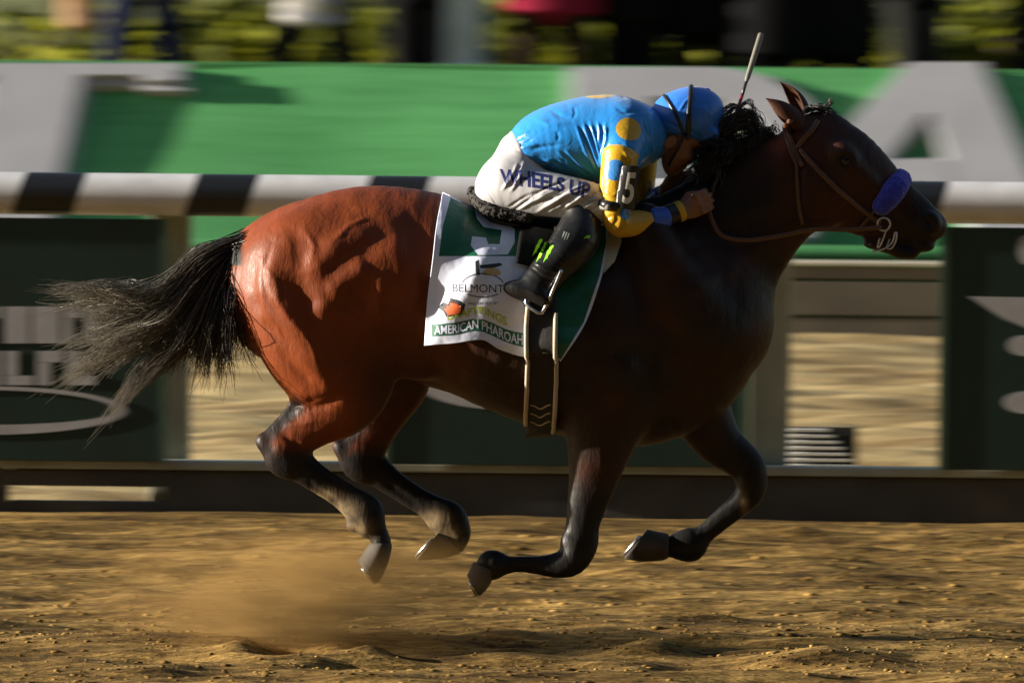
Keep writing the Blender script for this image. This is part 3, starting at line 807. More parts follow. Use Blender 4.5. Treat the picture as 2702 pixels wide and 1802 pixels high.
# ---- near hind
nh = -.135; n2 = nh-.005
F.chain([ed((655, 700), (960, 620), nh+.02, .125), ed((648, 770), (1030, 760), nh, .138), ed((672, 870), (1060, 870), nh, .132), ed((728, 955), (1060, 965), nh, .108),
         ed((782, 1010), (1040, 1020), n2, .082), ed((796, 1050), (985, 1086), n2, .062), ed((772, 1094), (900, 1132), n2, .047),
         ed((730, 1142), (842, 1160), n2, .038), ed((694, 1178), (826, 1190), n2, .040), ed((708, 1218), (836, 1202), n2, .038),
         ed((758, 1252), (836, 1212), n2, .030), ed((806, 1282), (868, 1242), n2, .024), ed((850, 1308), (908, 1268), n2, .0225), ed((888, 1334), (946, 1292), n2, .025),
         ed((916, 1376), (1004, 1326), n2, .037), ed((938, 1398), (1016, 1364), n2, .037), ed((972, 1414), (1022, 1396), n2, .028), ed((980, 1436), (1032, 1424), n2, .034)], 0.045, res=8)
F.chain([ed((792, 1010), (815, 1030), nh, .014), ed((752, 1078), (775, 1092), nh, .010), ed((690, 1146), (712, 1160), nh, .015)], 0.02)       # hamstring cord
F.ball(P(698, 1172, nh), (20*S, .024, 28*S), 0.02, axis=0.7)                        # point of hock
F.chain([ed((770, 1262), (786, 1246), nh, .010), ed((850, 1312), (862, 1298), nh, .009), ed((905, 1354), (920, 1340), nh, .012)], 0.010)     # flexor tendon
F.ball(P(930, 1388, nh), (17*S, .022, 14*S), 0.015)                                 # ergot
# ---- far hind
fh = .13
F.chain([ed((700, 720), (1000, 660), fh, .115), ed((760, 860), (1090, 840), fh, .12), ed((900, 960), (1150, 930), fh, .10), ed((1005, 1030), (1130, 1008), fh, .072), ed((962, 1096), (1074, 1086), fh, .052),
         ed((924, 1146), (1034, 1154), fh, .040), ed((892, 1192), (1016, 1202), fh, .040), ed((908, 1228), (1024, 1218), fh, .036),
         ed((956, 1262), (1034, 1224), fh, .029), ed((1006, 1294), (1062, 1250), fh, .024), ed((1056, 1326), (1108, 1284), fh, .0225), ed((1100, 1354), (1156, 1312), fh, .025),
         ed((1136, 1396), (1224, 1344), fh, .037), ed((1170, 1412), (1240, 1380), fh, .035), ed((1180, 1408), (1240, 1420), fh, .033), ed((1172, 1416), (1226, 1448), fh, .034)], 0.045, res=6)
F.ball(P(900, 1184, fh), (20*S, .024, 28*S), 0.02, axis=0.7)
# ---- near fore
nf = -.125
F.chain([ed((1480, 1010), (1730, 1010), nf, .085), ed((1486, 1110), (1700, 1110), nf, .085), ed((1496, 1190), (1662, 1195), nf, .074), ed((1500, 1260), (1632, 1258), nf, .058),
         ed((1496, 1330), (1602, 1330), nf, .044), ed((1492, 1386), (1582, 1388), nf, .037), ed((1484, 1428), (1578, 1440), nf, .042), ed((1474, 1454), (1544, 1500), nf, .043),
         ed((1454, 1460), (1482, 1522), nf, .036), ed((1420, 1466), (1425, 1516), nf, .026), ed((1375, 1468), (1378, 1511), nf, .0215), ed((1338, 1466), (1341, 1514), nf, .024),
         ed((1302, 1450), (1308, 1528), nf, .037), ed((1282, 1456), (1296, 1530), nf, .036), ed((1262, 1476), (1302, 1512), nf, .027), ed((1254, 1488), (1304, 1510), nf, .033)], 0.04, res=3)
F.ball(P(1500, 1428, nf), (18*S, .03, 22*S), 0.02)                                  # back of the knee
# ---- far fore
ff = .115
F.chain([ed((1740, 1080), (1900, 980), ff, .080), ed((1795, 1150), (1925, 1065), ff, .070), ed((1842, 1200), (1948, 1130), ff, .056), ed((1898, 1230), (1988, 1178), ff, .043),
         ed((1932, 1252), (2022, 1228), ff, .043), ed((1942, 1286), (2020, 1298), ff, .042), ed((1926, 1314), (1988, 1336), ff, .032),
         ed((1898, 1338), (1948, 1370), ff, .0245), ed((1866, 1366), (1908, 1402), ff, .0215), ed((1838, 1390), (1874, 1432), ff, .024), ed((1802, 1396), (1846, 1476), ff, .037),
         ed((1782, 1404), (1796, 1476), ff, .035), ed((1764, 1420), (1768, 1468), ff, .027), ed((1752, 1414), (1754, 1474), ff, .033)], 0.04, res=3)
# ---- dock of the tail, flank fold, sheath, withers
F.chain([ed((770, 560), (765, 640), 0, .06), ed((718, 582), (710, 630), 0, .034), ed((668, 608), (662, 640), 0, .02), ed((610, 652), (606, 672), 0, .013)], 0.05)
F.chain([ed((1085, 880), (1120, 880), nh-.035, .03), ed((1060, 960), (1135, 985), nh-.01, .035)], 0.06)
F.ball(P(1170, 990, 0), (70*S, .06, 30*S), 0.04)
HV, HQ = F.mesh(10)
del F
HN = vnormals(HV, HQ); hx, hy = proj(HV)
def st(pts, sig, amp, side=-1, **k):
    global HV
    HV = stroke(HV, HN, hx, hy, pts, sig, amp, side, **k)
# quarters (photograph positions on the near side)
st([(745, 640), (714, 700), (708, 765), (760, 830), (815, 915), (872, 1000), (880, 1050)], 36, .016)
st([(770, 700), (792, 760), (820, 815), (868, 880), (920, 935), (985, 990)], 34, -.016)
st([(680, 680), (668, 750), (688, 835)], 18, -.005)
st([(835, 775), (880, 722), (935, 672), (1000, 622), (1040, 600)], 32, -.0065)
st([(800, 740), (860, 680), (930, 635), (1000, 585)], 34, .008)
st([(832, 790), (845, 840), (870, 895), (920, 950)], 32, .014)
st([(858, 780), (915, 735), (975, 690)], 34, .012)
st([(905, 830), (925, 790), (950, 760)], 28, -.009); st([(955, 820), (972, 780)], 24, -.007)
st([(990, 860), (1006, 780), (996, 700)], 28, .007)
st([(735, 895), (790, 945), (850, 1000), (878, 1035)], 16, .004); st([(728, 915), (780, 970), (830, 1012)], 14, -.0035)
st([(690, 840), (735, 885), (800, 960)], 18, -.004)
st([(900, 985), (935, 1000), (950, 1050)], 22, -.009); st([(925, 985), (935, 1010), (915, 1045)], 20, .007)
st([(800, 1062), (850, 1062), (900, 1042)], 14, -.006)
st([(1050, 560), (1110, 640), (1130, 760), (1110, 900)], 40, -.010)
st([(930, 512), (1000, 520), (1080, 535)], 20, -.003)
st([(1020, 620), (1060, 700), (1060, 800)], 34, .006)
# barrel ribs, shoulder blade, elbow, neck
for i in range(7):
    x0 = 1150 + i*62; st([(x0+20, 800), (x0-6, 880), (x0-26, 960), (x0-30, 1030)], 18, .0016)
st([(1640, 640), (1700, 760), (1770, 880), (1840, 930)], 30, -.006); st([(1500, 1000), (1560, 940), (1650, 930), (1760, 960)], 30, -.007)
st([(1560, 760), (1580, 860), (1560, 960)], 30, -.004)
st([(1690, 1000), (1720, 900), (1740, 820)], 24, -.005); st([(1620, 1080), (1640, 1000), (1680, 940)], 28, .006)
st([(1760, 700), (1850, 640), (1960, 590), (2060, 560)], 20, -.005); st([(1800, 780), (1900, 720), (2000, 660), (2080, 620)], 24, .005)
st([(1900, 640), (1980, 560), (2040, 470), (2080, 400)], 30, .005)
st([(2095, 340), (2110, 430), (2096, 520), (2100, 580)], 18, -.008)
st([(2190, 470), (2215, 540), (2260, 590)], 14, -.004); st([(2260, 520), (2330, 570), (2390, 590)], 14, -.004)
st([(2205, 418), (2225, 408), (2250, 420)], 6, .003); st([(2210, 434), (2235, 442), (2255, 436)], 6, .0025)
for pts in ([(2240, 470), (2290, 520), (2330, 590)], [(2270, 470), (2330, 520), (2380, 570), (2420, 590)],
            [(1600, 1060), (1580, 1150), (1590, 1250), (1560, 1350)], [(1690, 1060), (1730, 980), (1800, 930), (1850, 850)],
            [(1180, 950), (1260, 990), (1340, 1020), (1420, 1010)], [(840, 900), (870, 960), (920, 990)]):
    st(pts, 5.5, .0022)
for pts in ([(700, 700), (730, 740), (740, 800), (775, 850)], [(760, 840), (800, 870), (830, 920), (840, 980)], [(690, 760), (700, 820), (730, 860), (750, 910)], [(880, 640), (920, 600), (980, 570)], [(800, 600), (830, 650), (820, 700)],
            [(760, 1095), (800, 1075), (850, 1060), (890, 1040)], [(745, 1120), (790, 1120), (840, 1110)]):
    st(pts, 5.0, .0035)
st([(770, 590), (790, 660), (800, 720)], 22, -.006); st([(720, 640), (700, 720), (712, 790), (760, 860)], 9, -.005); st([(940, 560), (900, 620), (850, 660)], 24, .005)
# knees, hocks, tendons
st([(1520, 1420), (1510, 1470)], 14, .004); st([(1955, 1270), (1990, 1260)], 12, .004)
st([(1340, 1502), (1430, 1504)], 7, -.005); st([(1340, 1476), (1430, 1476)], 8, .003)
st([(800, 1268), (850, 1300), (905, 1335)], 8, -.005); st([(1010, 1270), (1060, 1305), (1110, 1340)], 8, -.004)
st([(735, 1140), (780, 1170), (800, 1200)], 9, -.006); st([(720, 1180), (760, 1200)], 12, .004)
HV = taubin(HV, HQ, 4)
HN = vnormals(HV, HQ); hx, hy = proj(HV)
# coat colour: bay with black points
def ss(a, b, x): t_ = np.clip((x-a)/(b-a), 0, 1); return t_*t_*(3-2*t_)
blk = np.zeros(len(HV))
near = HV[:, 1] < 0
blk = np.maximum(blk, ss(1150, 1215, hy) * (hx < 1330))                                 # hind legs from the hock down
def segd(pts):
    o_ = np.full(len(HV), 1e9)
    for p0, p1 in zip(pts[:-1], pts[1:]):
        e0 = np.array(p1, float)-p0; q_ = np.clip(((hx-p0[0])*e0[0]+(hy-p0[1])*e0[1])/(e0@e0), 0, 1); o_ = np.minimum(o_, np.hypot(hx-p0[0]-q_*e0[0], hy-p0[1]-q_*e0[1]))
    return o_
blk = np.maximum(blk, 0.95*ss(40, 12, segd([(775, 1075), (730, 1115), (690, 1165), (712, 1215)])) * near)      # black up the hamstring cord and hock
blk = np.maximum(blk, 0.95*ss(40, 12, segd([(945, 1120), (905, 1165), (895, 1200)])) * ~near)
blk = np.maximum(blk, ss(1235, 1340, hy) * (hx > 1330))
blk = np.maximum(blk, ss(2330, 2450, hx + 0.5*(hy-560)) * 0.85)                           # muzzle
blk = np.maximum(blk, 0.75*ss(0, 30, 45 - np.abs((hx-2232)*0.8) - np.abs(hy-424)))
blk = np.maximum(blk, ss(648, 630, hx) * (hy < 700))                                    # tail dock
crest = np.interp(hx, [1690, 1780, 1880, 1970, 2060], [550, 500, 440, 388, 330])
blk = np.maximum(blk, ss(40, 0, hy - crest) * (hx > 1690) * (hx < 2100))
me = mesh_np('body', HV, HQ)
ca_ = me.color_attributes.new('points', 'FLOAT_COLOR', 'POINT')
dst = np.zeros(len(HV))
for (qx, qy, rx_, ry_) in ((905, 1345, 46, 30), (950, 1392, 34, 26), (1150, 1372, 42, 24), (1185, 1398, 34, 20), (860, 1306, 40, 16), (1965, 1330, 10, 26)):
    dst = np.maximum(dst, np.exp(-((hx-qx)/rx_)**2 - ((hy-qy)/ry_)**2))
# shade put into the coat colour: neck, shoulders, chest, girth and belly
shade_map = ss(1060, 1330, hx + 0.10*(hy-700)); shade_map = np.minimum(shade_map, 1 - 0.12*ss(2020, 2160, hx - 0.4*(hy-500)))
shade_map = np.maximum(shade_map, 0.75*ss(880, 1010, hx)*ss(760, 1000, hy))
shade_map = shade_map * (1 - np.exp(-((hx-2062)/34)**2 - ((hy-370)/36)**2))  # painted shade left out behind the ear, where the sun falls
ca_.data.foreach_set('color', np.stack([blk, dst, shade_map, blk*0+1], 1).astype(np.float32).ravel())
t = NT('bay_coat')
at = t.n('Attribute', attribute_name='points'); sp = t.n('SeparateColor', {0: at.outputs['Color']})
v = t.coord((4, 4, 4)); f1 = t.noise(2.0, 4, v); hair = t.noise(220, 2, t.coord((1, 1, 0.25), (0, 0.6, 0)))
bay = t.ramp(f1, [(0.3, (0.130, 0.027, 0.006)), (0.7, (0.195, 0.042, 0.009))])
k_ = t.math('ADD', sp.outputs[0], t.math('MULTIPLY', t.math('SUBTRACT', t.noise(14, 3), 0.5), 0.35), True)
k_ = t.math('MULTIPLY', k_, t.math('GREATER_THAN', sp.outputs[0], 0.02))
dk = t.math('MULTIPLY', sp.outputs[1], t.math('MULTIPLY', t.noise(34, 3), 1.5), True)
painted_shade = t.math('MULTIPLY', sp.outputs[2], t.ramp(t.noise(5, 4), [(0.25, (0.78,)*3), (0.6, (1.0,)*3)]), True)
bay = t.mix(painted_shade, bay, (0.014, 0.0095, 0.0072, 1))  # bay darkened here to look shaded
cc = t.mix(k_, bay, (0.008, 0.007, 0.0065, 1))
t.p(Base_Color=t.mix(dk, cc, (0.24, 0.175, 0.095, 1)), Roughness=t.ramp(hair, [(0.3, (0.42,)*3), (0.7, (0.58,)*3)]), Normal=t.bump(hair, 0.16, 0.002, t.bump(t.noise(9, 4, t.coord((3.2, 2, 1), (0, -0.75, 0)), 0.6, 0.4), 0.32, 0.012)))
t.b.inputs['Specular IOR Level'].default_value = 0.24
M_COAT = t.m
M_BLACKHAIR = None
t = NT('tail_hair'); f = t.noise(30, 2); sx_n = t.n('SeparateXYZ', {0: t.n('TexCoord').outputs['Object']})
tipf = t.n('MapRange', {0: t.math('ADD', sx_n.outputs[0], t.math('MULTIPLY', t.noise(3, 3), 0.6)), 1: P(640, 800)[0]+0.3, 2: P(240, 800)[0]+0.3, 3: 0.0, 4: 1.0}, clamp=True)
t.p(Base_Color=t.mix(tipf, t.ramp(f, [(0.3, (0.010, 0.008, 0.007)), (0.7, (0.026, 0.020, 0.016))]), (0.20, 0.18, 0.14, 1)), Roughness=0.42)
t.b.inputs['Specular IOR Level'].default_value = 0.6
M_TAIL = t.m
t = NT('black_hair'); f = t.noise(30, 2)
t.p(Base_Color=t.ramp(f, [(0.3, (0.010, 0.008, 0.007)), (0.7, (0.028, 0.022, 0.018))]), Roughness=0.36)
t.b.inputs['Specular IOR Level'].default_value = 0.6
M_HAIR = t.m
M_HOOF = simple('hoof', (0.055, 0.045, 0.034), 0.8, 0.3, 14, 0.3)
M_DUSTY = simple('dusty_sole', (0.36, 0.27, 0.15), 0.9, 0.2, 20, 0.3)
M_EYE = simple('eye', (0.012, 0.007, 0.004), 0.08, 0.1)
horse = tag(empty('racehorse', (0, 0, 0)), 'bay racehorse with black legs, mane and tail at full gallop on the track', 'horse')
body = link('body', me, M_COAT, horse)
HBVH = BVHTree.FromPolygons(HV.tolist(), HQ.tolist())
def hit(px, py, default=-0.25):
    r = _ray(px, py); o = Vector(CAM + r*(D-1.2)); 
    h = HBVH.ray_cast(o, Vector(r).normalized(), 2.5)
    return np.array(h[0]) if h[0] is not None else P(px, py, default)
for s_ in (-1, 1):
    bm = bmesh.new(); bmesh.ops.create_uvsphere(bm, u_segments=24, v_segments=16, radius=0.021)
    c = P(2232, 424, s_*.085)
    for q in bm.verts: q.co += Vector(c)
    m2 = bpy.data.meshes.new('eye'); bm.to_mesh(m2); bm.free(); link('eye', m2, M_EYE, horse)
M_EAR = simple('ear_coat', (0.055, 0.019, 0.008), 0.6, 0.25, 18, 0.3, 160, spec=0.25)
# ears: cupped leaves
def ear(base, tip, side, width, turn, fwd):
    b = P(*base, side*.05); tp = P(*tip, side*.075)
    ax_ = tp - b; L = np.linalg.norm(ax_); ax_ /= L
    a = np.array([math.cos(turn), math.sin(turn), 0]); a -= ax_*(a @ ax_); a /= np.linalg.norm(a); c = np.cross(ax_, a)
    m = MB(); vs = []; fs = []; nu, nv = 15, 13
    for sh in (0, 1):
        for i in range(nu):
            u = i/(nu-1); wd = width*(0.62 + 0.9*u - 1.55*u**2.2) if u < 0.999 else 0.0; wd = max(wd, 0.0005)
            for j in range(nv):
                th = (j/(nv-1)-0.5)*(4.6 - 2.4*u)
                r_ = wd*(1 - 0.10*sh)
                vs.append(b + ax_*L*u + a*r_*math.sin(th)*0.85 - c*(r_*math.cos(th)*0.6) + c*(0.018*u*u) + np.array(fwd)*0.02*u*u)
    for sh in (0, 1):
        o_ = sh*nu*nv
        for i in range(nu-1):
            for j in range(nv-1):
                q = (o_+i*nv+j, o_+i*nv+j+1, o_+(i+1)*nv+j+1, o_+(i+1)*nv+j); fs.append(q if sh == 0 else q[::-1])
    for i in range(nu-1):
        for j in (0, nv-1): fs.append((i*nv+j, (i+1)*nv+j, nu*nv+(i+1)*nv+j, nu*nv+i*nv+j))
    m.add(vs, fs); return m.build('ear', M_EAR, horse, True)
ear((2112, 330), (2035, 256), -1, 0.050, 0.5, (-0.5, 0, 0))
ear((2122, 300), (2072, 211), 1, 0.052, 2.2, (-0.3, 0, 0))
# hooves: truncated cones cut to a toe, with a dusty sole and a shoe
def hoof(cor, cw, sole_heel, sole_toe, y, wid):
    """cor: coronet centre px, cw: (back, front) coronet edge px; sole heel and toe px"""
    m = MB(); n = 24; rings = []
    cb, cf = np.array(cw[0], float), np.array(cw[1], float); sh, stt = np.array(sole_heel, float), np.array(sole_toe, float)
    for lv in (0, 0.1, 0.3, 0.5, 0.7, 0.9, 0.97, 1.0):
        bk = cb + (sh-cb)*lv; fr = cf + (stt-cf)*lv; fr = fr + (fr-bk)/np.linalg.norm(fr-bk)*7*math.sin(lv*PI); fr = fr + (bk-fr)*(0.10 if lv == 1 else 0.035 if lv > 0.95 else 0.0); ww = wid*(0.78+0.26*lv) * (0.95 if lv == 1 else 1)
        if lv == 0: bk, fr = bk+(fr-bk)*0.04, fr+(bk-fr)*0.04
        c = (bk+fr)/2; ring_ = []
        for k in range(n):
            a = 2*PI*k/n; ca2, sa2 = math.cos(a), math.sin(a)
            q = c + (fr-bk)/2*ca2; yy = y + ww*sa2*(1 - 0.12*max(0, -ca2))
            ring_.append(P(q[0], q[1], yy))
        rings.append(ring_)
    vs = [q for r_ in rings for q in r_]; nr = len(rings)
    fs = [(i*n+k, i*n+(k+1) % n, (i+1)*n+(k+1) % n, (i+1)*n+k) for i in range(nr-1) for k in range(n)] + [tuple(range(n-1, -1, -1))]
    m.add(vs, fs); hf = m.build('hoof', M_HOOF, horse, True)
    m = MB(); last = rings[-1]; m.add(last + [np.mean(last, 0)], [(k, (k+1) % n, n) for k in range(n)]); m.build('sole', M_DUSTY, hf)
    # shoe: a rim of metal
    m = MB(); c = np.mean(last, 0); ax_ = np.mean(last, 0) - np.mean(rings[0], 0); ax_ /= np.linalg.norm(ax_)
    pts = [c + (last[k % n]-c)*0.93 + ax_*0.004 for k in range(-8, 9)]
    m.tube(pts, 0.006, 6); m.build('horseshoe', M_STEEL, hf, True)
t = NT('steel'); t.p(Base_Color=(0.55, 0.55, 0.56), Metallic=1.0, Roughness=t.ramp(t.noise(60, 3), [(0.3, (0.22,)*3), (0.7, (0.4,)*3)])); M_STEEL = t.m
hoof(None, ((976, 1432), (1036, 1434)), (944, 1480), (996, 1542), nh-.005, .058)
hoof(None, ((1166, 1404), (1220, 1458)), (1160, 1402), (1092, 1478), fh, .058)
hoof(None, ((1250, 1480), (1306, 1510)), (1232, 1518), (1264, 1574), nf, .058)
hoof(None, ((1766, 1408), (1762, 1476)), (1708, 1396), (1642, 1474), ff, .058)

# ---- hair strands
def bez(p, n):
    "catmull-rom through points p -> n points"
    p = np.array(p, float); out = []
    m_ = len(p)-1
    for t_ in np.linspace(0, m_-1e-6, n):
        i = int(t_); f = t_-i; p0 = p[max(i-1, 0)]; p1 = p[i]; p2 = p[i+1]; p3 = p[min(i+2, m_)]
        out.append(0.5*((2*p1)+(-p0+p2)*f+(2*p0-5*p1+4*p2-p3)*f*f+(-p0+3*p1-3*p2+p3)*f**3))
    return np.array(out)
def strands(lines, name, mat, parent, r0=0.0016, r1=0.0004, n=14, wav=0.004):
    "lines: list of point lists; thin three-sided tubes in one mesh"
    L = np.array([bez(l, n) for l in lines]); k = len(L)
    tt_ = np.linspace(0, 1, n)[None, :, None]; ph_ = RNG.uniform(0, 6.28, (k, 1, 3)); fr_ = RNG.uniform(5, 12, (k, 1, 1))
    L = L + np.sin(tt_*fr_ + ph_)*wav*tt_
    T = np.gradient(L, axis=1); T /= np.linalg.norm(T, axis=2)[..., None] + 1e-9
    A = np.cross(T, np.array([0, 1.0, 0.15])); A /= np.linalg.norm(A, axis=2)[..., None] + 1e-9
    B = np.cross(T, A)
    rad = (r0 + (r1-r0)*np.linspace(0, 1, n)**1.5)[None, :, None]*RNG.uniform(0.6, 1.5, (k, 1, 1))
    V = np.stack([L + (A*math.cos(a) + B*math.sin(a))*rad for a in (0, 2.094, 4.189)], 2)   # k,n,3,3
    V = V.reshape(-1, 3); base = (np.arange(k)[:, None]*n + np.arange(n-1)[None])*3
    Fs = []
    for j in range(3):
        j2 = (j+1) % 3; Fs.append(np.stack([base+j, base+j2, base+3+j2, base+3+j], -1).reshape(-1, 4))
    o = link(name, mesh_np(name, V, np.concatenate(Fs)), mat, parent); o['kind'] = 'stuff'
    return o
# tail: root along the dock, fan of tips
tips = np.array([(128, 742), (170, 765), (120, 778), (176, 832), (172, 868), (176, 915), (168, 1030), (215, 960), (292, 1098), (330, 1050), (352, 1020), (430, 1000), (505, 1018), (560, 990), (606, 1012), (640, 950), (672, 965), (702, 925)], float)
mids = np.array([(400, 765), (420, 775), (420, 782), (420, 800), (430, 812), (430, 830), (430, 850), (440, 870), (450, 890), (465, 880), (480, 870), (510, 850), (560, 830), (575, 820), (600, 815), (622, 800), (640, 790), (652, 780)], float)
m1s = np.array([(525, 672), (527, 675), (530, 680), (532, 684), (535, 690), (540, 694), (545, 700), (550, 704), (556, 708), (565, 712), (573, 714), (580, 716), (596, 716), (606, 715), (616, 715), (626, 713), (636, 710), (645, 706)], float)
lines = []
for c in range(190):
    u = RNG.uniform(0, len(tips)-1.001); i = int(u); f = u-i
    tip = tips[i]*(1-f)+tips[i+1]*f; mid = mids[i]*(1-f)+mids[i+1]*f; m1 = m1s[i]*(1-f)+m1s[i+1]*f
    shrink = RNG.uniform(0.30, 1.04)**0.5 if RNG.random() < 0.75 else RNG.uniform(0.35, 0.8)
    tip = mid + (tip-mid)*shrink
    yb = RNG.normal(0, 0.055); wav = RNG.normal(0, 10, 2); ph_ = RNG.uniform(0, 6)
    for s_ in range(RNG.integers(14, 26)):
        j = RNG.normal(0, 1, (6, 2))
        root = np.array([700, 598]) + (np.array([612, 660]) - np.array([700, 598]))*RNG.random()**0.8 + j[0]*5
        pts = [P(root[0] + 8, root[1] - 4, RNG.normal(-.012, .026)),
               P(*(m1 + j[1]*9), yb*0.5 + RNG.normal(0, .02)),
               P(*(mid + j[2]*12 + wav*0.6), yb + RNG.normal(0, .022)),
               P(*((mid+tip)/2 + j[3]*9 + wav + np.array([0, 6*math.sin(ph_)])), yb*1.2 + RNG.normal(0, .016)),
               P(*(tip + j[4]*np.array([9, 7]) + (tip-mid)*RNG.normal(-0.05, 0.16)), yb*1.3 + RNG.normal(0, .02))]
        lines.append(pts)
strands(lines, 'tail', M_TAIL, horse, 0.0021, 0.0004, 22, 0.009)
# mane: from the crest, blown back and up; thick tufts by the rider's face and hands
lines = []
def crest_pt(u):
    x = 1720 + u*330; return np.array([x, np.interp(x, [1690, 1780, 1880, 1970, 2060], [552, 502, 442, 390, 335])])
for c in range(70):
    u = RNG.uniform(0.42, 1.0); r_ = crest_pt(u) + np.array([0, 6])
    kind = RNG.random()
    if u < 0.72 and kind < 0.75: dirv = np.array([-RNG.uniform(5, 42), -RNG.uniform(-30, 60)])
    else: dirv = np.array([-RNG.uniform(20, 60), -RNG.uniform(-30, 12)])
    if u > 0.78: dirv *= 0.45
    yb = RNG.normal(-0.02, 0.05)
    for s_ in range(RNG.integers(10, 20)):
        j = RNG.normal(0, 1, (4, 2))
        a = r_ + j[0]*np.array([14, 3]); e_ = r_ + dirv + j[1]*9
        mid = (a+e_)/2 + np.array([0, -14]) + j[2]*6
        lines.append([P(*a, RNG.normal(0, .012)), P(*mid, yb*0.7 + RNG.normal(0, .012)), P(*e_, yb + RNG.normal(0, .02)), P(*(e_ + np.array([-12, 14]) + j[3]*8), yb + RNG.normal(0, .03))])
# curling lock above the crest (between helmet and ears)
for c in range(26):
    r_ = np.array([1895, 440]) + RNG.normal(0, 1, 2)*np.array([30, 10]); k = RNG.uniform(0.6, 1.0)
    e_ = np.array([1960 + RNG.normal(0, 26), 300 + RNG.normal(0, 18)])
    for s_ in range(14):
        j = RNG.normal(0, 1, (5, 2))
        lines.append([P(*(r_ + j[0]*6), RNG.normal(0, .02)), P(*(r_*0.55 + e_*0.45 + np.array([-34, -20]) + j[1]*7), -.02 + RNG.normal(0, .02)), P(*(e_ + np.array([-6, 4])*k + j[2]*5), RNG.normal(0, .02)),
                      P(*(e_ + np.array([30, 34])*k + j[3]*5), RNG.normal(0, .02)), P(*(e_ + np.array([22, 78])*k + j[4]*7), RNG.normal(0, .02))])
# locks hanging in front of the rider's face, over the hands
for c in range(15):
    r_ = np.array([1915 + RNG.normal(0, 18), 420 + RNG.normal(0, 22)])
    e_ = np.array([1846 + RNG.uniform(0, 60), 380 + RNG.uniform(0, 130)])
    for s_ in range(12):
        j = RNG.normal(0, 1, (4, 2))
        lines.append([P(*(r_ + j[0]*8), -.03 + RNG.normal(0, .02)), P(*((r_+e_)/2 + np.array([0, -12]) + j[1]*7), -.07 + RNG.normal(0, .02)), P(*(e_ + j[2]*6), -.07 + RNG.normal(0, .02)), P(*(e_ + np.array([-16, 20]) + j[3]*6), -.07 + RNG.normal(0, .02))])
strands(lines, 'mane', M_HAIR, horse, 0.0014, 0.0005, 12)
# forelock, swept back between the ears
lines = []
for c in range(90):
    j = RNG.normal(0, 1, (3, 2)); lines.append([P(2130 + j[0][0]*5, 292 + j[0][1]*4, RNG.normal(0, .02)), P(2160 + j[1][0]*7, 283 + j[1][1]*4, RNG.normal(0, .025)), P(2196 + j[2][0]*8, 300 + j[2][1]*7, RNG.normal(0, .025))])
for c in range(50):
    j = RNG.normal(0, 1, (3, 2)); lines.append([P(2168 + j[0][0]*5, 292 + j[0][1]*3, RNG.normal(0, .01)), P(2182 + j[1][0]*3, 280 + j[1][1]*3, RNG.normal(0, .01)), P(2192 + j[2][0]*3, 266 + j[2][1]*4, RNG.normal(0, .008))])
strands(lines, 'forelock', M_HAIR, horse, 0.0017, 0.0006, 10)
# hair feather at the fetlocks
# ================================================================== TACK
def bvh_of(V, Q): return BVHTree.FromPolygons(V.tolist(), Q.tolist())
def hit_on(bvh, px, py, off=0.0015, fall=-0.25):
    r = _ray(px, py); o = Vector(CAM + r*(D-1.3)); h = bvh.ray_cast(o, Vector(r).normalized(), 3)
    if h[0] is None: return P(px, py, fall)
    n_ = h[1]
    if n_.dot(Vector(r)) > 0: n_ = -n_
    return np.array(h[0] + n_*off)
# ---- saddle cloth
tx = [700, 765, 850, 964, 1060, 1151, 1250, 1350, 1450, 1560, 1660, 1760]
ttop = [585, 556, 520, 491, 497, 522, 562, 590, 592, 575, 552, 560]
tbot = [850, 960, 1000, 1000, 985, 1000, 1035, 1085, 1128, 1165, 1180, 1145]
tb = [.15, .215, .258, .28, .272, .268, .283, .288, .276, .25, .225, .208]
def cloth_y(px, py, off=0.0):
    top = np.interp(px, [1100, 1166, 1240, 1300, 1400, 1500, 1640, 1700], [500, 506, 545, 572, 580, 578, 560, 540])
    bot = np.interp(px, tx, tbot) + 40; c = (top+bot)/2; a = (bot-top)/2
    b = np.interp(px, tx, tb) + 0.018
    q = np.clip((py-c)/a, -0.9995, 0.93)
    y = -b*math.sqrt(1-abs(q)**2.3)
    f = np.clip((py-560)/120, 0, 1)
    wv = 0.011*math.sin((px*0.9 + py*0.55 - 1520)/43.0)*f + 0.006*math.sin((px*0.5 - py*0.8)/31.0)*f
    wv += 0.016*math.exp(-((px + 0.62*(py-750) - 1235)/38.0)**2)*np.clip((py-600)/60, 0, 1)
    wv += 0.012*math.exp(-((px + 0.5*(py-600) - 1222)/22.0)**2)*np.clip((650-py)/70, 0, 1)
    wv -= 0.010*math.exp(-((px - 1345)/38.0)**2)*np.clip((py-800)/80, 0, 1)
    h = hit(px, py, 1.0)
    if py > top+45 and h[1] < 0.5: y = min(y, h[1]-0.020-0.022*float(np.clip((py-860)/50, 0, 1)))
    return y - wv - off
def cloth_pt(px, py, off=0.0025):
    return hit_on(CBVH, px, py, off, cloth_y(px, py, off))
_tab = {}
def lerp_poly(pts, t_):
    k_ = id(pts)
    if k_ not in _tab: _tab[k_] = np.array(bez(np.array(pts, float), 401))
    return _tab[k_][int(round(t_*400))]
backe = [(1168, 510), (1152, 590), (1142, 680), (1128, 790), (1119, 912)]
fronte = [(1606, 590), (1606, 640), (1588, 727), (1545, 852), (1479, 954)]
tope = [(1168, 510), (1240, 540), (1330, 572), (1420, 585), (1520, 590), (1606, 590)]
bote = [(1119, 912), (1200, 906), (1273, 897), (1318, 922), (1383, 942), (1420, 936), (1454, 930), (1479, 954)]
nu, nv = 150, 130
Vc = []; uvpx = []
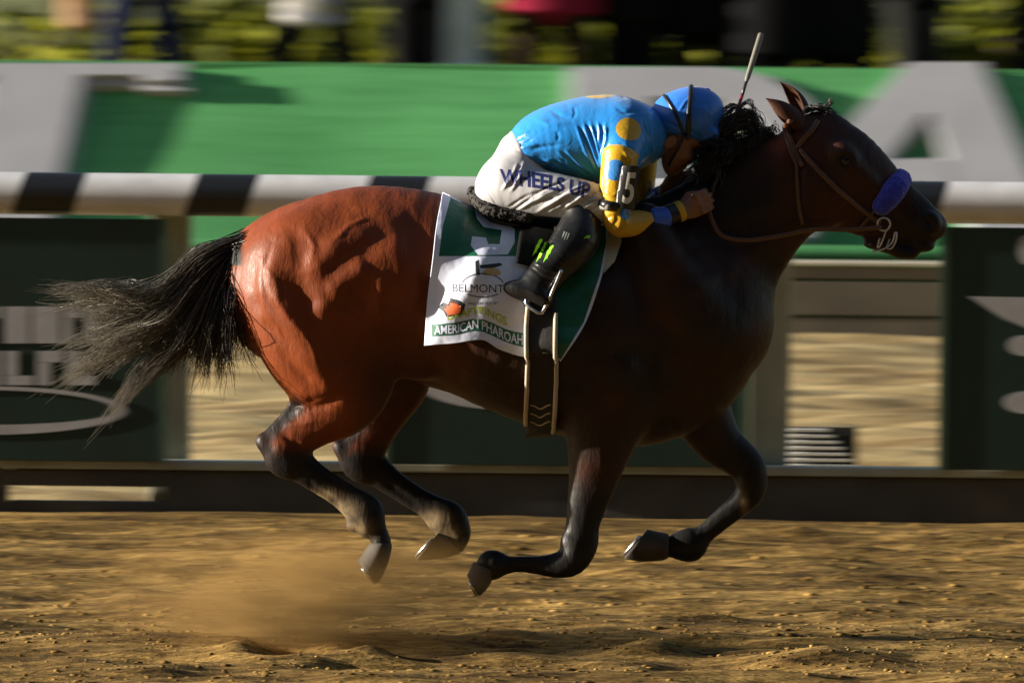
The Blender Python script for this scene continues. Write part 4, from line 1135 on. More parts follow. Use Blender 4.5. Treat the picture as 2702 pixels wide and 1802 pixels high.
for i in range(nu):
    for j in range(nv):
        u = i/(nu-1); v_ = j/(nv-1)
        L = lerp_poly(backe, v_); R = lerp_poly(fronte, v_); T = lerp_poly(tope, u); B = lerp_poly(bote, u)
        q = (1-u)*L + u*R + (1-v_)*T + v_*B - ((1-u)*(1-v_)*np.array(tope[0]) + u*(1-v_)*np.array(tope[-1]) + (1-u)*v_*np.array(bote[0]) + u*v_*np.array(bote[-1]))
        uvpx.append(q); Vc.append(P(q[0], q[1], cloth_y(q[0], q[1])))
Vc = np.array(Vc); i = np.arange((nu-1)*(nv-1)); q = (i//(nv-1))*nv + i % (nv-1)
Fc = np.stack([q, q+nv, q+nv+1, q+1], 1)
if np.cross(Vc[Fc[:, 1]]-Vc[Fc[:, 0]], Vc[Fc[:, 3]]-Vc[Fc[:, 0]])[:, 1].mean() > 0: Fc = Fc[:, ::-1].copy()
# far side: mirrored, joined over the back
Vf = Vc.copy(); Vf[:, 1] = -Vf[:, 1]
t = NT('cloth_white'); f = t.noise(7, 4)
t.p(Base_Color=t.ramp(f, [(0.3, (0.60, 0.64, 0.80)), (0.7, (0.68, 0.72, 0.88))]), Roughness=0.65, Normal=t.bump(t.noise(160, 2), 0.15, 0.001, t.bump(t.noise(9, 3), 0.35, 0.02)))
M_CLW = t.m
t = NT('cloth_green'); f = t.noise(9, 4)
t.p(Base_Color=t.ramp(f, [(0.3, (0.005, 0.085, 0.04)), (0.7, (0.010, 0.14, 0.065))]), Roughness=0.45, Normal=t.bump(t.noise(10, 3), 0.35, 0.02))
M_CLG = t.m
M_CLCREAM = simple('cloth_cream', (0.50, 0.49, 0.34), 0.6, 0.1, 8)
M_CLDARK = simple('cloth_black', (0.015, 0.02, 0.018), 0.6, 0.2, 10)
CBVH = bvh_of(Vc, Fc)
uvpx = np.array(uvpx); fc = uvpx[Fc].mean(1)
def inpoly(p, poly):
    x, y = p; c = False; n = len(poly)
    for i in range(n):
        x0, y0 = poly[i]; x1, y1 = poly[(i+1) % n]
        if (y0 > y) != (y1 > y) and x < (x1-x0)*(y-y0)/(y1-y0)+x0: c = not c
    return c
cloth_r = tag(empty('saddle_cloth', tuple(P(1350, 590, 0))), 'white and green numbered saddle cloth hanging on the flank of the bay racehorse', 'saddle cloth')
def thick(o, t_=0.004):
    md = o.modifiers.new('thick', 'SOLIDIFY'); md.thickness = t_; md.offset = 0
    return o
o = link('cloth_sheet', mesh_np('cloth_sheet', np.concatenate([Vc, Vf]), np.concatenate([Fc, Fc[:, ::-1] + len(Vc)])), M_CLW, cloth_r); thick(o).modifiers[0].offset = -1
def on_cloth(bm, to_px, name, mat, cut=4, off=0.0005): return lay(bm, to_px, lambda a, b: cloth_pt(a, b, off), name, mat, cloth_r, cut)
ident = lambda u, v_: (u, v_)
# green upper field, green front flap, cream trim
on_cloth(poly_bm([[(1189, 522), (1240, 546), (1330, 577), (1440, 588), (1440, 676), (1300, 676), (1158, 676), (1168, 600)]]), ident, 'green_field', M_CLG)
flap = [(1440, 590), (1598, 596), (1600, 640), (1582, 727), (1540, 850), (1479, 950), (1452, 927), (1440, 936)]
on_cloth(poly_bm([flap]), ident, 'green_flap', M_CLG)
on_cloth(poly_bm([[(1604, 590), (1636, 588), (1640, 640), (1622, 690), (1592, 722), (1598, 680)]]), ident, 'cream_trim', M_CLCREAM)
# number: white 5, its upper part under the saddle
five = [[(1252, 552), (1284, 560), (1298, 572), (1330, 578), (1358, 606), (1358, 640), (1340, 672), (1262, 674), (1242, 648), (1246, 624), (1282, 628), (1288, 645), (1318, 645), (1324, 608), (1276, 600), (1258, 578)]]
on_cloth(poly_bm(five), ident, 'number_five', M_CLW, 4, 0.0010)
# printed lettering
M_INK = simple('ink_black', (0.012, 0.014, 0.02), 0.6, 0.1)
M_INKG = simple('ink_green', (0.010, 0.10, 0.055), 0.6, 0.1)
M_INKY = simple('ink_lime', (0.36, 0.45, 0.03), 0.6, 0.1)
M_INKO = simple('ink_orange', (0.55, 0.09, 0.01), 0.6, 0.1)
M_INKT = simple('ink_tan', (0.48, 0.33, 0.14), 0.6, 0.1)
def quad(tl, tr, bl, br):
    tl, tr, bl, br = map(lambda z: np.array(z, float), (tl, tr, bl, br))
    return lambda u, v_: tuple((1-u)*(v_*tl + (1-v_)*bl) + u*(v_*tr + (1-v_)*br))
on_cloth(text_bm('BELMONT STAKES', 0.0), quad((1194, 749), (1440, 754), (1194, 770), (1440, 775)), 'race_lettering', M_INK, 4)
on_cloth(text_bm('PRESENTED BY'), quad((1236, 798), (1316, 796), (1236, 805), (1316, 803)), 'small_lettering', M_INK, 4)
def ringpx(cx, cy, rx, ry, th, a0=0, a1=2*PI, n=40):
    out = []
    for i in range(n):
        b0 = a0+(a1-a0)*i/n; b1 = a0+(a1-a0)*(i+1)/n
        out.append([(cx+rx*math.cos(b0), cy+ry*math.sin(b0)), (cx+rx*math.cos(b1), cy+ry*math.sin(b1)), (cx+(rx-th)*math.cos(b1), cy+(ry-th)*math.sin(b1)), (cx+(rx-th)*math.cos(b0), cy+(ry-th)*math.sin(b0))])
    return out
on_cloth(poly_bm(ringpx(1274, 757, 58, 36, 2.6, PI*1.10, PI*1.90)), ident, 'emblem_arc', M_INK, 4)
on_cloth(poly_bm(ringpx(1274, 757, 58, 28, 2.6, PI*0.24, PI*0.76)), ident, 'emblem_arc', M_INK, 4)
on_cloth(poly_bm([[(1254, 690), (1263, 686), (1266, 726), (1256, 726)], [(1266, 700), (1320, 694), (1326, 700), (1300, 708), (1268, 708)]]), ident, 'emblem_post', M_INK, 4)
on_cloth(poly_bm([[(1278, 712), (1296, 704), (1318, 712), (1322, 724), (1306, 728), (1280, 727), (1270, 722)]]), ident, 'emblem_horse', M_INKT, 4)
_crown = [(1160, 815), (1176, 812), (1188, 794), (1200, 806), (1222, 800), (1214, 816), (1220, 828), (1180, 834)]
on_cloth(poly_bm([[(1155, 812), (1170, 811), (1170, 797), (1182, 803), (1189, 787), (1197, 801), (1210, 792), (1210, 806), (1228, 803), (1217, 818), (1222, 831), (1178, 837), (1170, 822)]]), ident, 'crown_edge', M_INK, 4, 0.0005)
on_cloth(poly_bm([[(1172, 816), (1179, 813), (1179, 805), (1186, 809), (1190, 796), (1196, 808), (1205, 801), (1206, 811), (1217, 809), (1210, 819), (1214, 827), (1183, 832)]]), ident, 'crown', M_INKO, 4, 0.0010)
def wavyq(x0, x1, ytop, ybot):
    "band with curved top and bottom: ytop/ybot functions of px"
    return lambda u, v_: (x0+(x1-x0)*u, ybot(x0+(x1-x0)*u)*(1-v_) + ytop(x0+(x1-x0)*u)*v_)
y1 = lambda x: np.interp(x, [1178, 1270, 1340], [828, 806, 838]); y2 = lambda x: np.interp(x, [1178, 1270, 1340], [846, 826, 862])
on_cloth(text_bm('DRAFTKINGS', 0.03), wavyq(1180, 1338, y1, y2), 'sponsor_lettering', M_INKY, 4)
g1 = lambda x: np.interp(x, [1138, 1200, 1262, 1300, 1340, 1384], [857, 852, 838, 852, 872, 880]); g2 = lambda x: np.interp(x, [1138, 1200, 1262, 1300, 1340, 1384], [888, 884, 870, 886, 906, 916])
bm = bmesh.new(); vs = [bm.verts.new((u, v_, 0)) for u, v_ in ((0, 0), (1, 0), (1, 1), (0, 1))]; bm.faces.new(vs)
bmesh.ops.subdivide_edges(bm, edges=bm.edges[:], cuts=8, use_grid_fill=True)
on_cloth(bm, wavyq(1139, 1383, g1, g2), 'name_band', M_INKG, 4, 0.0005)
on_cloth(text_bm('AMERICAN PHAROAH', 0.02), wavyq(1146, 1380, lambda x: g1(x)+4, lambda x: g2(x)-4), 'name_lettering', M_CLW, 4, 0.0011)
# ---- girth
M_GIRTH = simple('girth_web', (0.012, 0.010, 0.010), 0.7, 0.2, 12, 0.3, 80)
M_GEDGE = simple('girth_edge', (0.42, 0.36, 0.27), 0.7, 0.12, 14, 0.3, 80)
girth = tag(empty('girth', tuple(P(1428, 960, -0.25))), 'black girth with pale edges and three wavy chevrons strapped under the racehorse', 'girth')
def girth_pt(px, py, off):
    p_ = hit_on(HBVH, px, py, off+0.004); q_ = hit_on(CBVH, px, py, off, 1.0)
    return q_ if q_[1] < p_[1] else p_
rows_ = []
for j in range(46):
    f = j/45; py = 700 + f*(1118-700); xl = 1390 + 0*f; xr = 1470 - 4*f
    rows_.append([girth_pt(xl + (xr-xl)*k/8, py, 0.010) for k in range(9)])
# carry on under the belly to the far side
last = [np.array(p_) for p_ in rows_[-1]]
for j in range(1, 12):
    a = j/11; rows_.append([np.array([p_[0], p_[1]*math.cos(a*PI), p_[2] - 0.035*math.sin(a*PI)]) for p_ in last])
Vg = np.array(rows_).reshape(-1, 3); n1 = 9; i = np.arange((len(rows_)-1)*8); q = (i//8)*9 + i % 8
thick(link('web', mesh_np('web', Vg, np.stack([q, q+1, q+10, q+9], 1)), M_GIRTH, girth), 0.006)
for k, (ys0, ye) in ((0, (800, 1106)), (8, (830, 1128))):
    m = MB(); pts = [girth_pt((1391 if k == 0 else 1466), py, 0.016) for py in np.linspace(ys0, ye, 26)]
    m.tube(pts, 0.0075, 7); m.build('edge_binding', M_GEDGE, girth, True)
for q_ in (1058, 1079, 1100):
    m = MB(); m.tube([girth_pt(1402 + 52*k/10, q_ + 8*math.sin(k/10*PI) - 2*math.sin(k/10*3*PI) , 0.014) for k in range(11)], 0.0026, 6); m.build('chevron', M_GEDGE, girth, True)
# ---- saddle
M_LEATHER = simple('black_leather', (0.012, 0.012, 0.013), 0.35, 0.2, 12, 0.25, 60)
M_FUZZ = simple('saddle_pad', (0.02, 0.018, 0.016), 0.85, 0.3, 30, 0.8, 90)
saddle = tag(empty('saddle', tuple(P(1400, 580, 0))), 'small black racing saddle under the crouching jockey', 'saddle')
F = Field(P(1220, 720, 0) - np.array([0, .25, 0]), P(1640, 480, 0) + np.array([0, .25, 0]), 0.006)
F.chain([ed((1262, 505), (1268, 545), 0, .10), ed((1290, 548), (1300, 590), 0, .13), ed((1360, 570), (1370, 608), 0, .14), ed((1440, 574), (1450, 612), 0, .13), ed((1520, 566), (1530, 606), 0, .11), ed((1575, 545), (1580, 590), 0, .07)], 0.03)
V, Q = F.mesh(3); link('seat', mesh_np('seat', V, Q), M_LEATHER, saddle)
F = Field(P(1215, 620, 0) - np.array([0, .25, 0]), P(1520, 470, 0) + np.array([0, .25, 0]), 0.006)
for s_ in (-1, 1):
    F.chain([ed((1252, 502), (1262, 535), s_*.05, .04), ed((1268, 525), (1285, 560), s_*.12, .035), ed((1310, 546), (1322, 574), s_*.155, .028), ed((1390, 560), (1395, 588), s_*.170, .024)], 0.02)
V, Q = F.mesh(3); V += 0.0025*RNG.normal(0, 1, V.shape); link('pad', mesh_np('pad', V, Q), M_FUZZ, saddle)
fl = []
for i in range(16):
    for j in range(14):
        u, v_ = i/15, j/13; px = 1375 + u*(1520-1375) - 18*v_; py = 590 + v_*(108 + 30*u); fl.append(cloth_pt(px, py, 0.012))
i = np.arange(15*13); q = (i//13)*14 + i % 13; fl = np.array(fl)
M_FLAP = simple('flap_leather', (0.006, 0.006, 0.006), 0.75, 0.2, 10, 0.2, 50, spec=0.15)
thick(link('flap', mesh_np('flap', fl, np.stack([q, q+14, q+15, q+1], 1)), M_FLAP, saddle), 0.005)
fl2 = fl.copy(); fl2[:, 1] *= -1
thick(link('flap', mesh_np('flap', fl2, np.stack([q, q+1, q+15, q+14], 1)), M_FLAP, saddle), 0.005)
def stirrup(sy):
    yb = sy*0.335
    st_ = empty('stirrup', tuple(P(1450, 760, yb))); 
    m = MB(); bar = bez([P(1482, 712, yb*0.97), P(1462, 760, yb), P(1444, 800, yb), P(1428, 826, yb), P(1408, 818, yb), P(1388, 800, yb*0.97), P(1392, 780, yb*0.94)], 30)
    m.tube(list(bar), 0.0058, 8); a = m.build('iron', M_STEEL, saddle, True)
    m = MB(); pts = [P(1470 + 6*k/8, 600 + 118*k/8, sy*np.interp(k, [0, 8], [0.235, 0.300])) for k in range(9)]
    m.tube(pts, 0.011, 6, flat=((0, 1, 0), 0.25)); m.build('stirrup_leather', M_LEATHER, a, True)
    bpy.data.objects.remove(st_)
stirrup(-1); stirrup(1)
# ---- bridle
M_STRAP = simple('brown_strap', (0.10, 0.045, 0.022), 0.42, 0.2, 14, 0.25, 60)
bridle = tag(empty('bridle', tuple(P(2200, 450, 0))), 'brown leather bridle with a royal blue fleece noseband on the racehorse head', 'bridle')
def strap(pts, name, rad=0.0085, mat=M_STRAP, n=24, off=0.006, par=bridle):
    q = bez(np.array(pts, float), n); m = MB(); w3 = [hit_on(HBVH, a, b, off) for a, b in q]
    m.tube(w3, rad, 8, flat=((0, 1, 0), 0.45)); return m.build(name, mat, par, True)
strap([(2086, 316), (2082, 350), (2098, 400), (2120, 440)], 'crown_strap')
strap([(2074, 326), (2076, 360), (2090, 410), (2100, 430)], 'throat_strap')
strap([(2104, 392), (2122, 368), (2140, 350), (2158, 322)], 'brow_band')
strap([(2112, 395), (2150, 440), (2210, 500), (2270, 550), (2322, 588)], 'cheek_strap')
strap([(2100, 430), (2106, 500), (2112, 560), (2118, 590)], 'throat_strap', 0.006)
strap([(2316, 545), (2290, 575), (2262, 605)], 'chin_strap', 0.006)
M_FLEECE = None
t = NT('blue_fleece'); f = t.noise(60, 3)
t.p(Base_Color=t.ramp(f, [(0.3, (0.012, 0.018, 0.30)), (0.7, (0.03, 0.045, 0.52))]), Roughness=0.9, Normal=t.bump(t.noise(150, 3), 0.9, 0.004))
t.b.inputs['Sheen Weight'].default_value = 0.4
M_FLEECE = t.m
F = Field(P(2270, 620, 0) - np.array([0, .15, 0]), P(2440, 400, 0) + np.array([0, .15, 0]), 0.004)
for s_ in (-1, 1):
    F.chain([(*P(2374, 478, 0), .034, .034), (*P(2366, 492, s_*.045), .036, .034), (*P(2348, 517, s_*.068), .036, .030), (*P(2326, 545, s_*.066), .029, .026)], 0.012)
V, Q = F.mesh(3); N_ = vnormals(V, Q); V += N_*(RNG.random((len(V), 1))*0.004); V = taubin(V, Q, 1)
link('noseband', mesh_np('noseband', V, Q), M_FLEECE, bridle)
def circ(c, r, y, n=22, a0=0, a1=2*PI): return [P(c[0]+r*math.cos(a0+(a1-a0)*k/n), c[1]+r*math.sin(a0+(a1-a0)*k/n), y) for k in range(n+1)]
for s_ in (-1, 1):
    m = MB(); m.tube(circ((2332, 592), 17, s_*.082), 0.0036, 7); b = m.build('bit_ring', M_STEEL, bridle, True)
    m = MB(); m.tube(list(bez([P(2338, 608, s_*.082), P(2330, 632, s_*.083), P(2322, 650, s_*.08), P(2316, 652, s_*.07), P(2322, 628, s_*.07)], 18)), 0.0032, 6); m.build('bit_loop', M_STEEL, b, True)
    m = MB(); m.tube(list(bez([P(2362, 612, s_*.082), P(2354, 640, s_*.083), P(2330, 658, s_*.082), P(2302, 664, s_*.076)], 18)), 0.0032, 6); m.build('bit_bar', M_STEEL, b, True)
    m = MB(); m.tube(list(bez([P(2366, 612, s_*.082), P(2364, 636, s_*.083), P(2352, 656, s_*.08), P(2340, 652, s_*.078), P(2348, 630, s_*.078)], 18)), 0.0028, 6); m.build('bit_loop', M_STEEL, b, True)
    # rein: slack loop from the bit to the hand
    yy = s_
    ps = [P(2326, 600, s_*.085), P(2240, 606, s_*.105), P(2150, 606, s_*.118), P(2060, 622, s_*.12), P(1970, 634, s_*.14), P(1905, 622, s_*.15), P(1878, 580, s_*.14), P(1866, 540, s_*.12), P(1840, 520, s_*.05)]
    m = MB(); m.tube(list(bez(ps, 60)), 0.0075, 7, flat=((0, 1, 0), 0.4)); m.build('rein', M_STRAP, bridle, True)
# chin fittings under the jaw
m = MB(); m.tube(list(bez([P(2290, 640, -.03), P(2296, 652, -.04), P(2300, 640, -.045)], 10)), 0.006, 6); m.build('chin_buckle', M_LEATHER, bridle, True)

# ================================================================== JOCKEY
jockey = tag(empty('person', tuple(P(1450, 560, 0))), 'jockey in blue silks with yellow spots and white breeches crouched low over the racehorse', 'person')
H = 0.0042
def Jfield(x0, y0, x1, y1, yy=0.36, h=H): return Field(P(x0, y1, 0) - np.array([0.03, yy, 0.03]), P(x1, y0, 0) + np.array([0.03, yy, 0.03]), h)
def jmesh(F, name, mat, parent, strokes=(), sm=6, side=-1, cc=None):
    V, Q = F.mesh(sm)
    if strokes:
        N_ = vnormals(V, Q); a, b = proj(V)
        for pts, sg, am in strokes: V = stroke(V, N_, a, b, pts, sg, am, side)
        V = taubin(V, Q, 1)
    return link(name, mesh_np(name, V, Q), mat, parent), V, Q
R1 = lambda *p: [(1200 + x*0.3826, 100 + y*0.3826) for x, y in p]
# -- body: one continuous skin surface
t = NT('jockey_skin'); f = t.noise(14, 3)
t.p(Base_Color=t.ramp(f, [(0.3, (0.20, 0.095, 0.055)), (0.7, (0.27, 0.135, 0.08))]), Roughness=0.5, Normal=t.bump(t.noise(120, 2), 0.1, 0.001))
M_JSKIN = t.m
F = Jfield(1240, 200, 1930, 840, 0.40, 0.0046)
F.chain([ed((1350, 400), (1410, 510), 0, .10), ed((1400, 330), (1440, 440), 0, .13), ed((1500, 300), (1520, 440), 0, .14), ed((1600, 285), (1620, 430), 0, .15), ed((1680, 300), (1690, 410), 0, .12), ed((1730, 320), (1730, 400), 0, .065)], 0.03)
F.chain([ed((1715, 320), (1722, 402), 0, .058), ed((1765, 300), (1768, 402), 0, .06)], 0.03)
hc = P(1812, 322, 0)
F.ball(hc, (.100, .076, .090), 0.02, axis=0.7)
F.chain([ed((1775, 350), (1850, 372), 0, .066), ed((1752, 385), (1828, 415), 0, .060), ed((1748, 420), (1796, 440), 0, .045), ed((1758, 442), (1782, 452), 0, .028)], 0.02)     # face
F.chain([ed((1834, 392), (1844, 402), 0, .010), ed((1815, 416), (1828, 426), 0, .014), ed((1806, 424), (1816, 434), 0, .016)], 0.010)                              # nose
F.chain([(*P(1798, 434, -.018), .010, .012), (*P(1801, 438, 0), .011, .014), (*P(1798, 434, .018), .010, .012)], 0.006)                                     # lips
F.chain([(*P(1790, 443, -.016), .009, .012), (*P(1793, 446, 0), .010, .014), (*P(1790, 443, .016), .009, .012)], 0.005)
F.ball(P(1772, 450, 0), (.020, .022, .018), 0.012)
for s_ in (-1, 1):
    F.ball(P(1834, 396, s_*.032), (.016, .014, .010), 0.010, '-')
    F.chain([(*P(1846, 388, s_*.012), .010, .012), (*P(1840, 380, s_*.045), .010, .012)], 0.010)
    F.ball(P(1812, 412, s_*.040), (.024, .018, .018), 0.015)
    F.ball(P(1768, 375, s_*.078), (.018, .009, .028), 0.008, axis=-0.8); F.ball(P(1770, 376, s_*.087), (.009, .007, .016), 0.006, '-', axis=-0.8)
# arms and hands
def arm(el, wr, hand, sh, s_, ys):
    F.chain([(*P(*sh, s_*.175), .042, .042), (*P(*el, s_*ys), .034, .036)], 0.03)
    F.chain([(*P(*el, s_*ys), .034, .036), (*P((el[0]+wr[0])/2, (el[1]+wr[1])/2+4, s_*(ys+.14)/2), .028, .028), (*P(*wr, s_*.14), .022, .024)], 0.02)
def fist(w0, kn, s_, yb):
    "w0 wrist, kn knuckle row centre (photograph positions); fingers curl round the rein"
    w0 = np.array(w0, float); kn = np.array(kn, float); d = kn-w0; d /= np.linalg.norm(d); u = np.array([d[1], -d[0]])
    if u[1] > 0: u = -u
    F.chain([(*P(*w0, s_*yb), .026, .024), (*P(*(w0 + d*24), s_*yb), .036, .020), (*P(*(kn - d*4), s_*yb), .038, .019)], 0.015)
    for i_, k in enumerate((1.5, 0.5, -0.5, -1.5)):
        ln = (0.92, 1.05, 1.0, 0.8)[i_]; b = kn + u*k*15.5 + d*(3 - abs(k)*2)
        q = [(*P(*b, s_*(yb+.012)), .0105, .0105), (*P(*(b + d*24*ln), s_*(yb+.010)), .0095, .0095), (*P(*(b + d*31*ln), s_*(yb-.022)), .0088, .0088), (*P(*(b + d*12*ln), s_*(yb-.034)), .008, .008)]
        F.chain(q, 0.004, res=1)
        F.ball(P(*(b - d*1), s_*(yb+.019)), .0085, 0.006)
    b = w0 + d*12 + u*20
    F.chain([(*P(*b, s_*(yb-.005)), .013, .013), (*P(*(b + d*22 + u*13), s_*(yb-.016)), .0115, .0115), (*P(*(b + d*44 + u*8), s_*(yb-.026)), .0095, .0095)], 0.006, res=1)
arm((1636, 592), (1790, 563), None, (1650, 400), -1, .215)
fist((1800, 560), (1846, 537), -1, .135)
arm((1700, 550), (1752, 505), None, (1690, 400), 1, .20)
fist((1756, 503), (1802, 486), 1, .10)
# legs inside the breeches and boots
for s_ in (-1, 1):
    F.chain([(*P(1350, 470, s_*.10), .075, .085), (*P(1535, 545, s_*.19), .05, .05)], 0.03)
    F.chain([(*P(1530, 570, s_*.20), .040, .040), (*P(1440, 715, s_*.280), .026, .026), (*P(1408, 765, s_*.296), .022, .022), (*P(1425, 785, s_*.300), .016, .02)], 0.02)
_, BV, BQ = jmesh(F, 'body', M_JSKIN, jockey, sm=2)
# -- silks
def silk(name, base, spots, spotcol, rough=0.33):
    t = NT(name); f = t.noise(10, 3)
    c = np.array(base); col = t.ramp(f, [(0.3, tuple(c*0.9)), (0.7, tuple(c*1.1))])
    geo = t.n('NewGeometry'); mask = None
    for ctr, rad in spots:
        d = t.n('VectorMath', {0: geo.outputs['Position'], 1: tuple(ctr)}, operation='DISTANCE')
        mk = t.math('LESS_THAN', d.outputs['Value'], rad); mask = mk if mask is None else t.math('MAXIMUM', mask, mk)
    if mask is not None: col = t.mix(mask, col, (*spotcol, 1))
    v = t.coord((3, 3, 3)); wr = t.noise(6, 4, v, 0.6, 0.8)
    t.p(Base_Color=col, Roughness=rough, Normal=t.bump(wr, 0.28, 0.012, t.bump(t.noise(260, 2), 0.06, 0.0006)))
    t.b.inputs['Sheen Weight'].default_value = 0.12
    return t.m
BLUE = (0.012, 0.215, 0.62); YEL = (0.52, 0.30, 0.006)
F = Jfield(1320, 225, 1750, 500, 0.30)
F.chain([ed((1345, 356), (1408, 446), 0, .135), ed((1375, 328), (1430, 456), 0, .155), ed((1414, 296), (1455, 464), 0, .165), ed((1468, 273), (1500, 478), 0, .178), ed((1537, 256), (1572, 486), 0, .185),
         ed((1590, 254), (1640, 470), 0, .190), ed((1650, 268), (1685, 445), 0, .165), ed((1700, 288), (1715, 428), 0, .105)], 0.02, cap=(0.2, 0.15))
for s_ in (-1, 1): F.chain([(*P(1655, 345, s_*.10), .085, .085), (*P(1648, 390, s_*.165), .068, .07), (*P(1640, 428, s_*.195), .060, .060)], 0.05, cap=(0.6, 0.2))
F.chain([ed((1705, 292), (1712, 425), 0, .085), ed((1728, 300), (1734, 425), 0, .074)], 0.02, cap=(0.6, 0.1))     # collar
folds = [(R1((830, 590), (900, 780), (990, 950)), 3.2, .0045), (R1((880, 575), (940, 740), (1000, 900)), 3, .0045), (R1((930, 565), (975, 720), (1000, 850)), 3, .004),
         (R1((855, 590), (925, 770), (995, 930)), 3, -.004), (R1((905, 575), (960, 730), (1000, 870)), 3, -.004), (R1((985, 570), (1000, 650), (992, 740)), 3, .004), (R1((1040, 580), (1045, 700), (1010, 830)), 3.4, .005),
         (R1((1015, 590), (1022, 700), (1000, 800)), 3, -.004), (R1((750, 760), (850, 860), (960, 940)), 3.5, .004), (R1((730, 790), (840, 890), (950, 965)), 3.5, -.004), (R1((700, 780), (770, 830), (830, 880)), 4, .003),
         (R1((430, 740), (480, 730), (540, 700)), 3, -.004), (R1((450, 765), (510, 745), (580, 730)), 3, .004), (R1((420, 700), (470, 670), (520, 640)), 3, .003), (R1((500, 780), (620, 750), (740, 740)), 5, -.004),
         (R1((540, 860), (640, 850), (720, 900)), 5, .004), (R1((600, 900), (700, 860), (800, 920)), 5, -.004), (R1((820, 470), (830, 520), (815, 560)), 4, -.003), (R1((560, 560), (650, 600), (780, 590)), 7, .003),
         (R1((1290, 560), (1330, 680), (1340, 800)), 4, -.004), (R1((1330, 540), (1360, 680), (1370, 820)), 3, .004), (R1((1270, 520), (1340, 500), (1370, 510)), 4, -.003), (R1((1060, 760), (1150, 740), (1240, 800)), 5, -.003),
         (R1((1100, 480), (1180, 520), (1300, 500)), 5, -.003), (R1((640, 480), (720, 540), (800, 560)), 6, -.003), (R1((700, 640), (715, 680), (705, 720)), 5, -.003)]
V, Q = F.mesh(9); N_ = vnormals(V, Q); a, b = proj(V)
for pts, sg, am in folds: V = stroke(V, N_, a, b, pts, sg, am)
V = taubin(V, Q, 1); JB = bvh_of(V, Q)
sp_ = [(hit_on(JB, 1660, 340, 0), .042), (P(1583, 258, -.02), .046), (P(1470, 300, .12), .042), (P(1660, 340, .2), .042), (P(1470, 440, -.02), .036), (P(1440, 300, .05), .0)]
M_SILK = silk('blue_silk', BLUE, sp_[:2] + [(P(1600, 300, .17), .05), (P(1480, 330, .17), .05)], YEL)
jacket = link('silk_jacket', mesh_np('silk_jacket', V, Q), M_SILK, jockey)
def sleeve(sh, el, wr, s_, ys, yw, near):
    F = Jfield(1560, 370, 1800, 650, 0.34)
    if near:
        F.chain([ed((1588, 402), (1690, 420), s_*.195, .062), ed((1584, 450), (1678, 460), s_*.212, .056), ed((1583, 510), (1668, 516), s_*.220, .053), ed((1588, 570), (1662, 556), s_*.222, .053), ed((1606, 612), (1656, 556), s_*.222, .050),
                 ed((1636, 626), (1652, 556), s_*.215, .046), ed((1680, 622), (1684, 555), s_*.195, .040), ed((1718, 616), (1716, 552), s_*.174, .038), ed((1734, 610), (1731, 550), s_*.166, .037)], 0.02, cap=(0.3, 0.1))
    else:
        F.chain([ed((1650, 400), (1735, 410), s_*.18, .058), ed((1655, 470), (1730, 470), s_*.20, .053), ed((1665, 540), (1726, 530), s_*.20, .05), ed((1690, 575), (1722, 520), s_*.19, .045), ed((1722, 550), (1728, 506), s_*.16, .038)], 0.02, cap=(0.3, 0.1))
    return F
fs = [(R1((1020, 1100), (1060, 1140), (1110, 1150)), 3, -.004), (R1((1030, 1060), (1080, 1090), (1120, 1080)), 3, .003), (R1((1060, 1330), (1110, 1270), (1120, 1220)), 3, -.005), (R1((1090, 1350), (1140, 1290), (1150, 1220)), 3, .004),
      (R1((1120, 1355), (1160, 1300), (1170, 1240)), 3, -.004), (R1((1040, 1250), (1080, 1230), (1140, 1230)), 3, -.003), (R1((1160, 780), (1205, 830), (1200, 870)), 4, .005), (R1((1010, 850), (1020, 1000), (1015, 1100)), 3, -.003)]
V, Q = sleeve(None, None, None, -1, 0, 0, True).mesh(7); N_ = vnormals(V, Q); a, b = proj(V)
for pts, sg, am in fs: V = stroke(V, N_, a, b, pts, sg, am)
SB = bvh_of(V, Q)
M_SLEEVE = silk('yellow_silk', YEL, [(hit_on(SB, 1622, 449, 0), .034), (hit_on(SB, 1650, 562, 0), .022)], (0.03, 0.19, 0.52))
sl_o = link('sleeve', mesh_np('sleeve', V, Q), M_SLEEVE, jacket)
V, Q = sleeve(None, None, None, 1, 0, 0, False).mesh(6); link('sleeve', mesh_np('sleeve', V, Q), M_SLEEVE, jacket)
M_CUFF = silk('blue_cuff', (0.03, 0.10, 0.50), [], YEL)
def cuffpiece(name, st_, mat, cap=(0.15, 0.15)):
    F = Jfield(1700, 470, 1830, 640, 0.3); F.chain(st_, 0.01, cap=cap); V, Q = F.mesh(2); return link(name, mesh_np(name, V, Q), mat, jacket)
cuffpiece('cuff', [ed((1718, 615), (1716, 548), -.174, .041), ed((1762, 604), (1756, 545), -.154, .037)], M_CUFF)
cuffpiece('glove_band', [ed((1764, 600), (1757, 542), -.151, .035), ed((1791, 588), (1783, 534), -.140, .033)], M_LEATHER)
cuffpiece('wrist_band', [ed((1794, 588), (1782, 532), -.139, .0345), ed((1806, 582), (1795, 528), -.136, .0345)], simple('yellow_band', (0.60, 0.36, 0.02), 0.6, 0.1))
cuffpiece('cuff', [ed((1722, 552), (1728, 504), .16, .038), ed((1745, 530), (1745, 488), .14, .033)], M_CUFF)
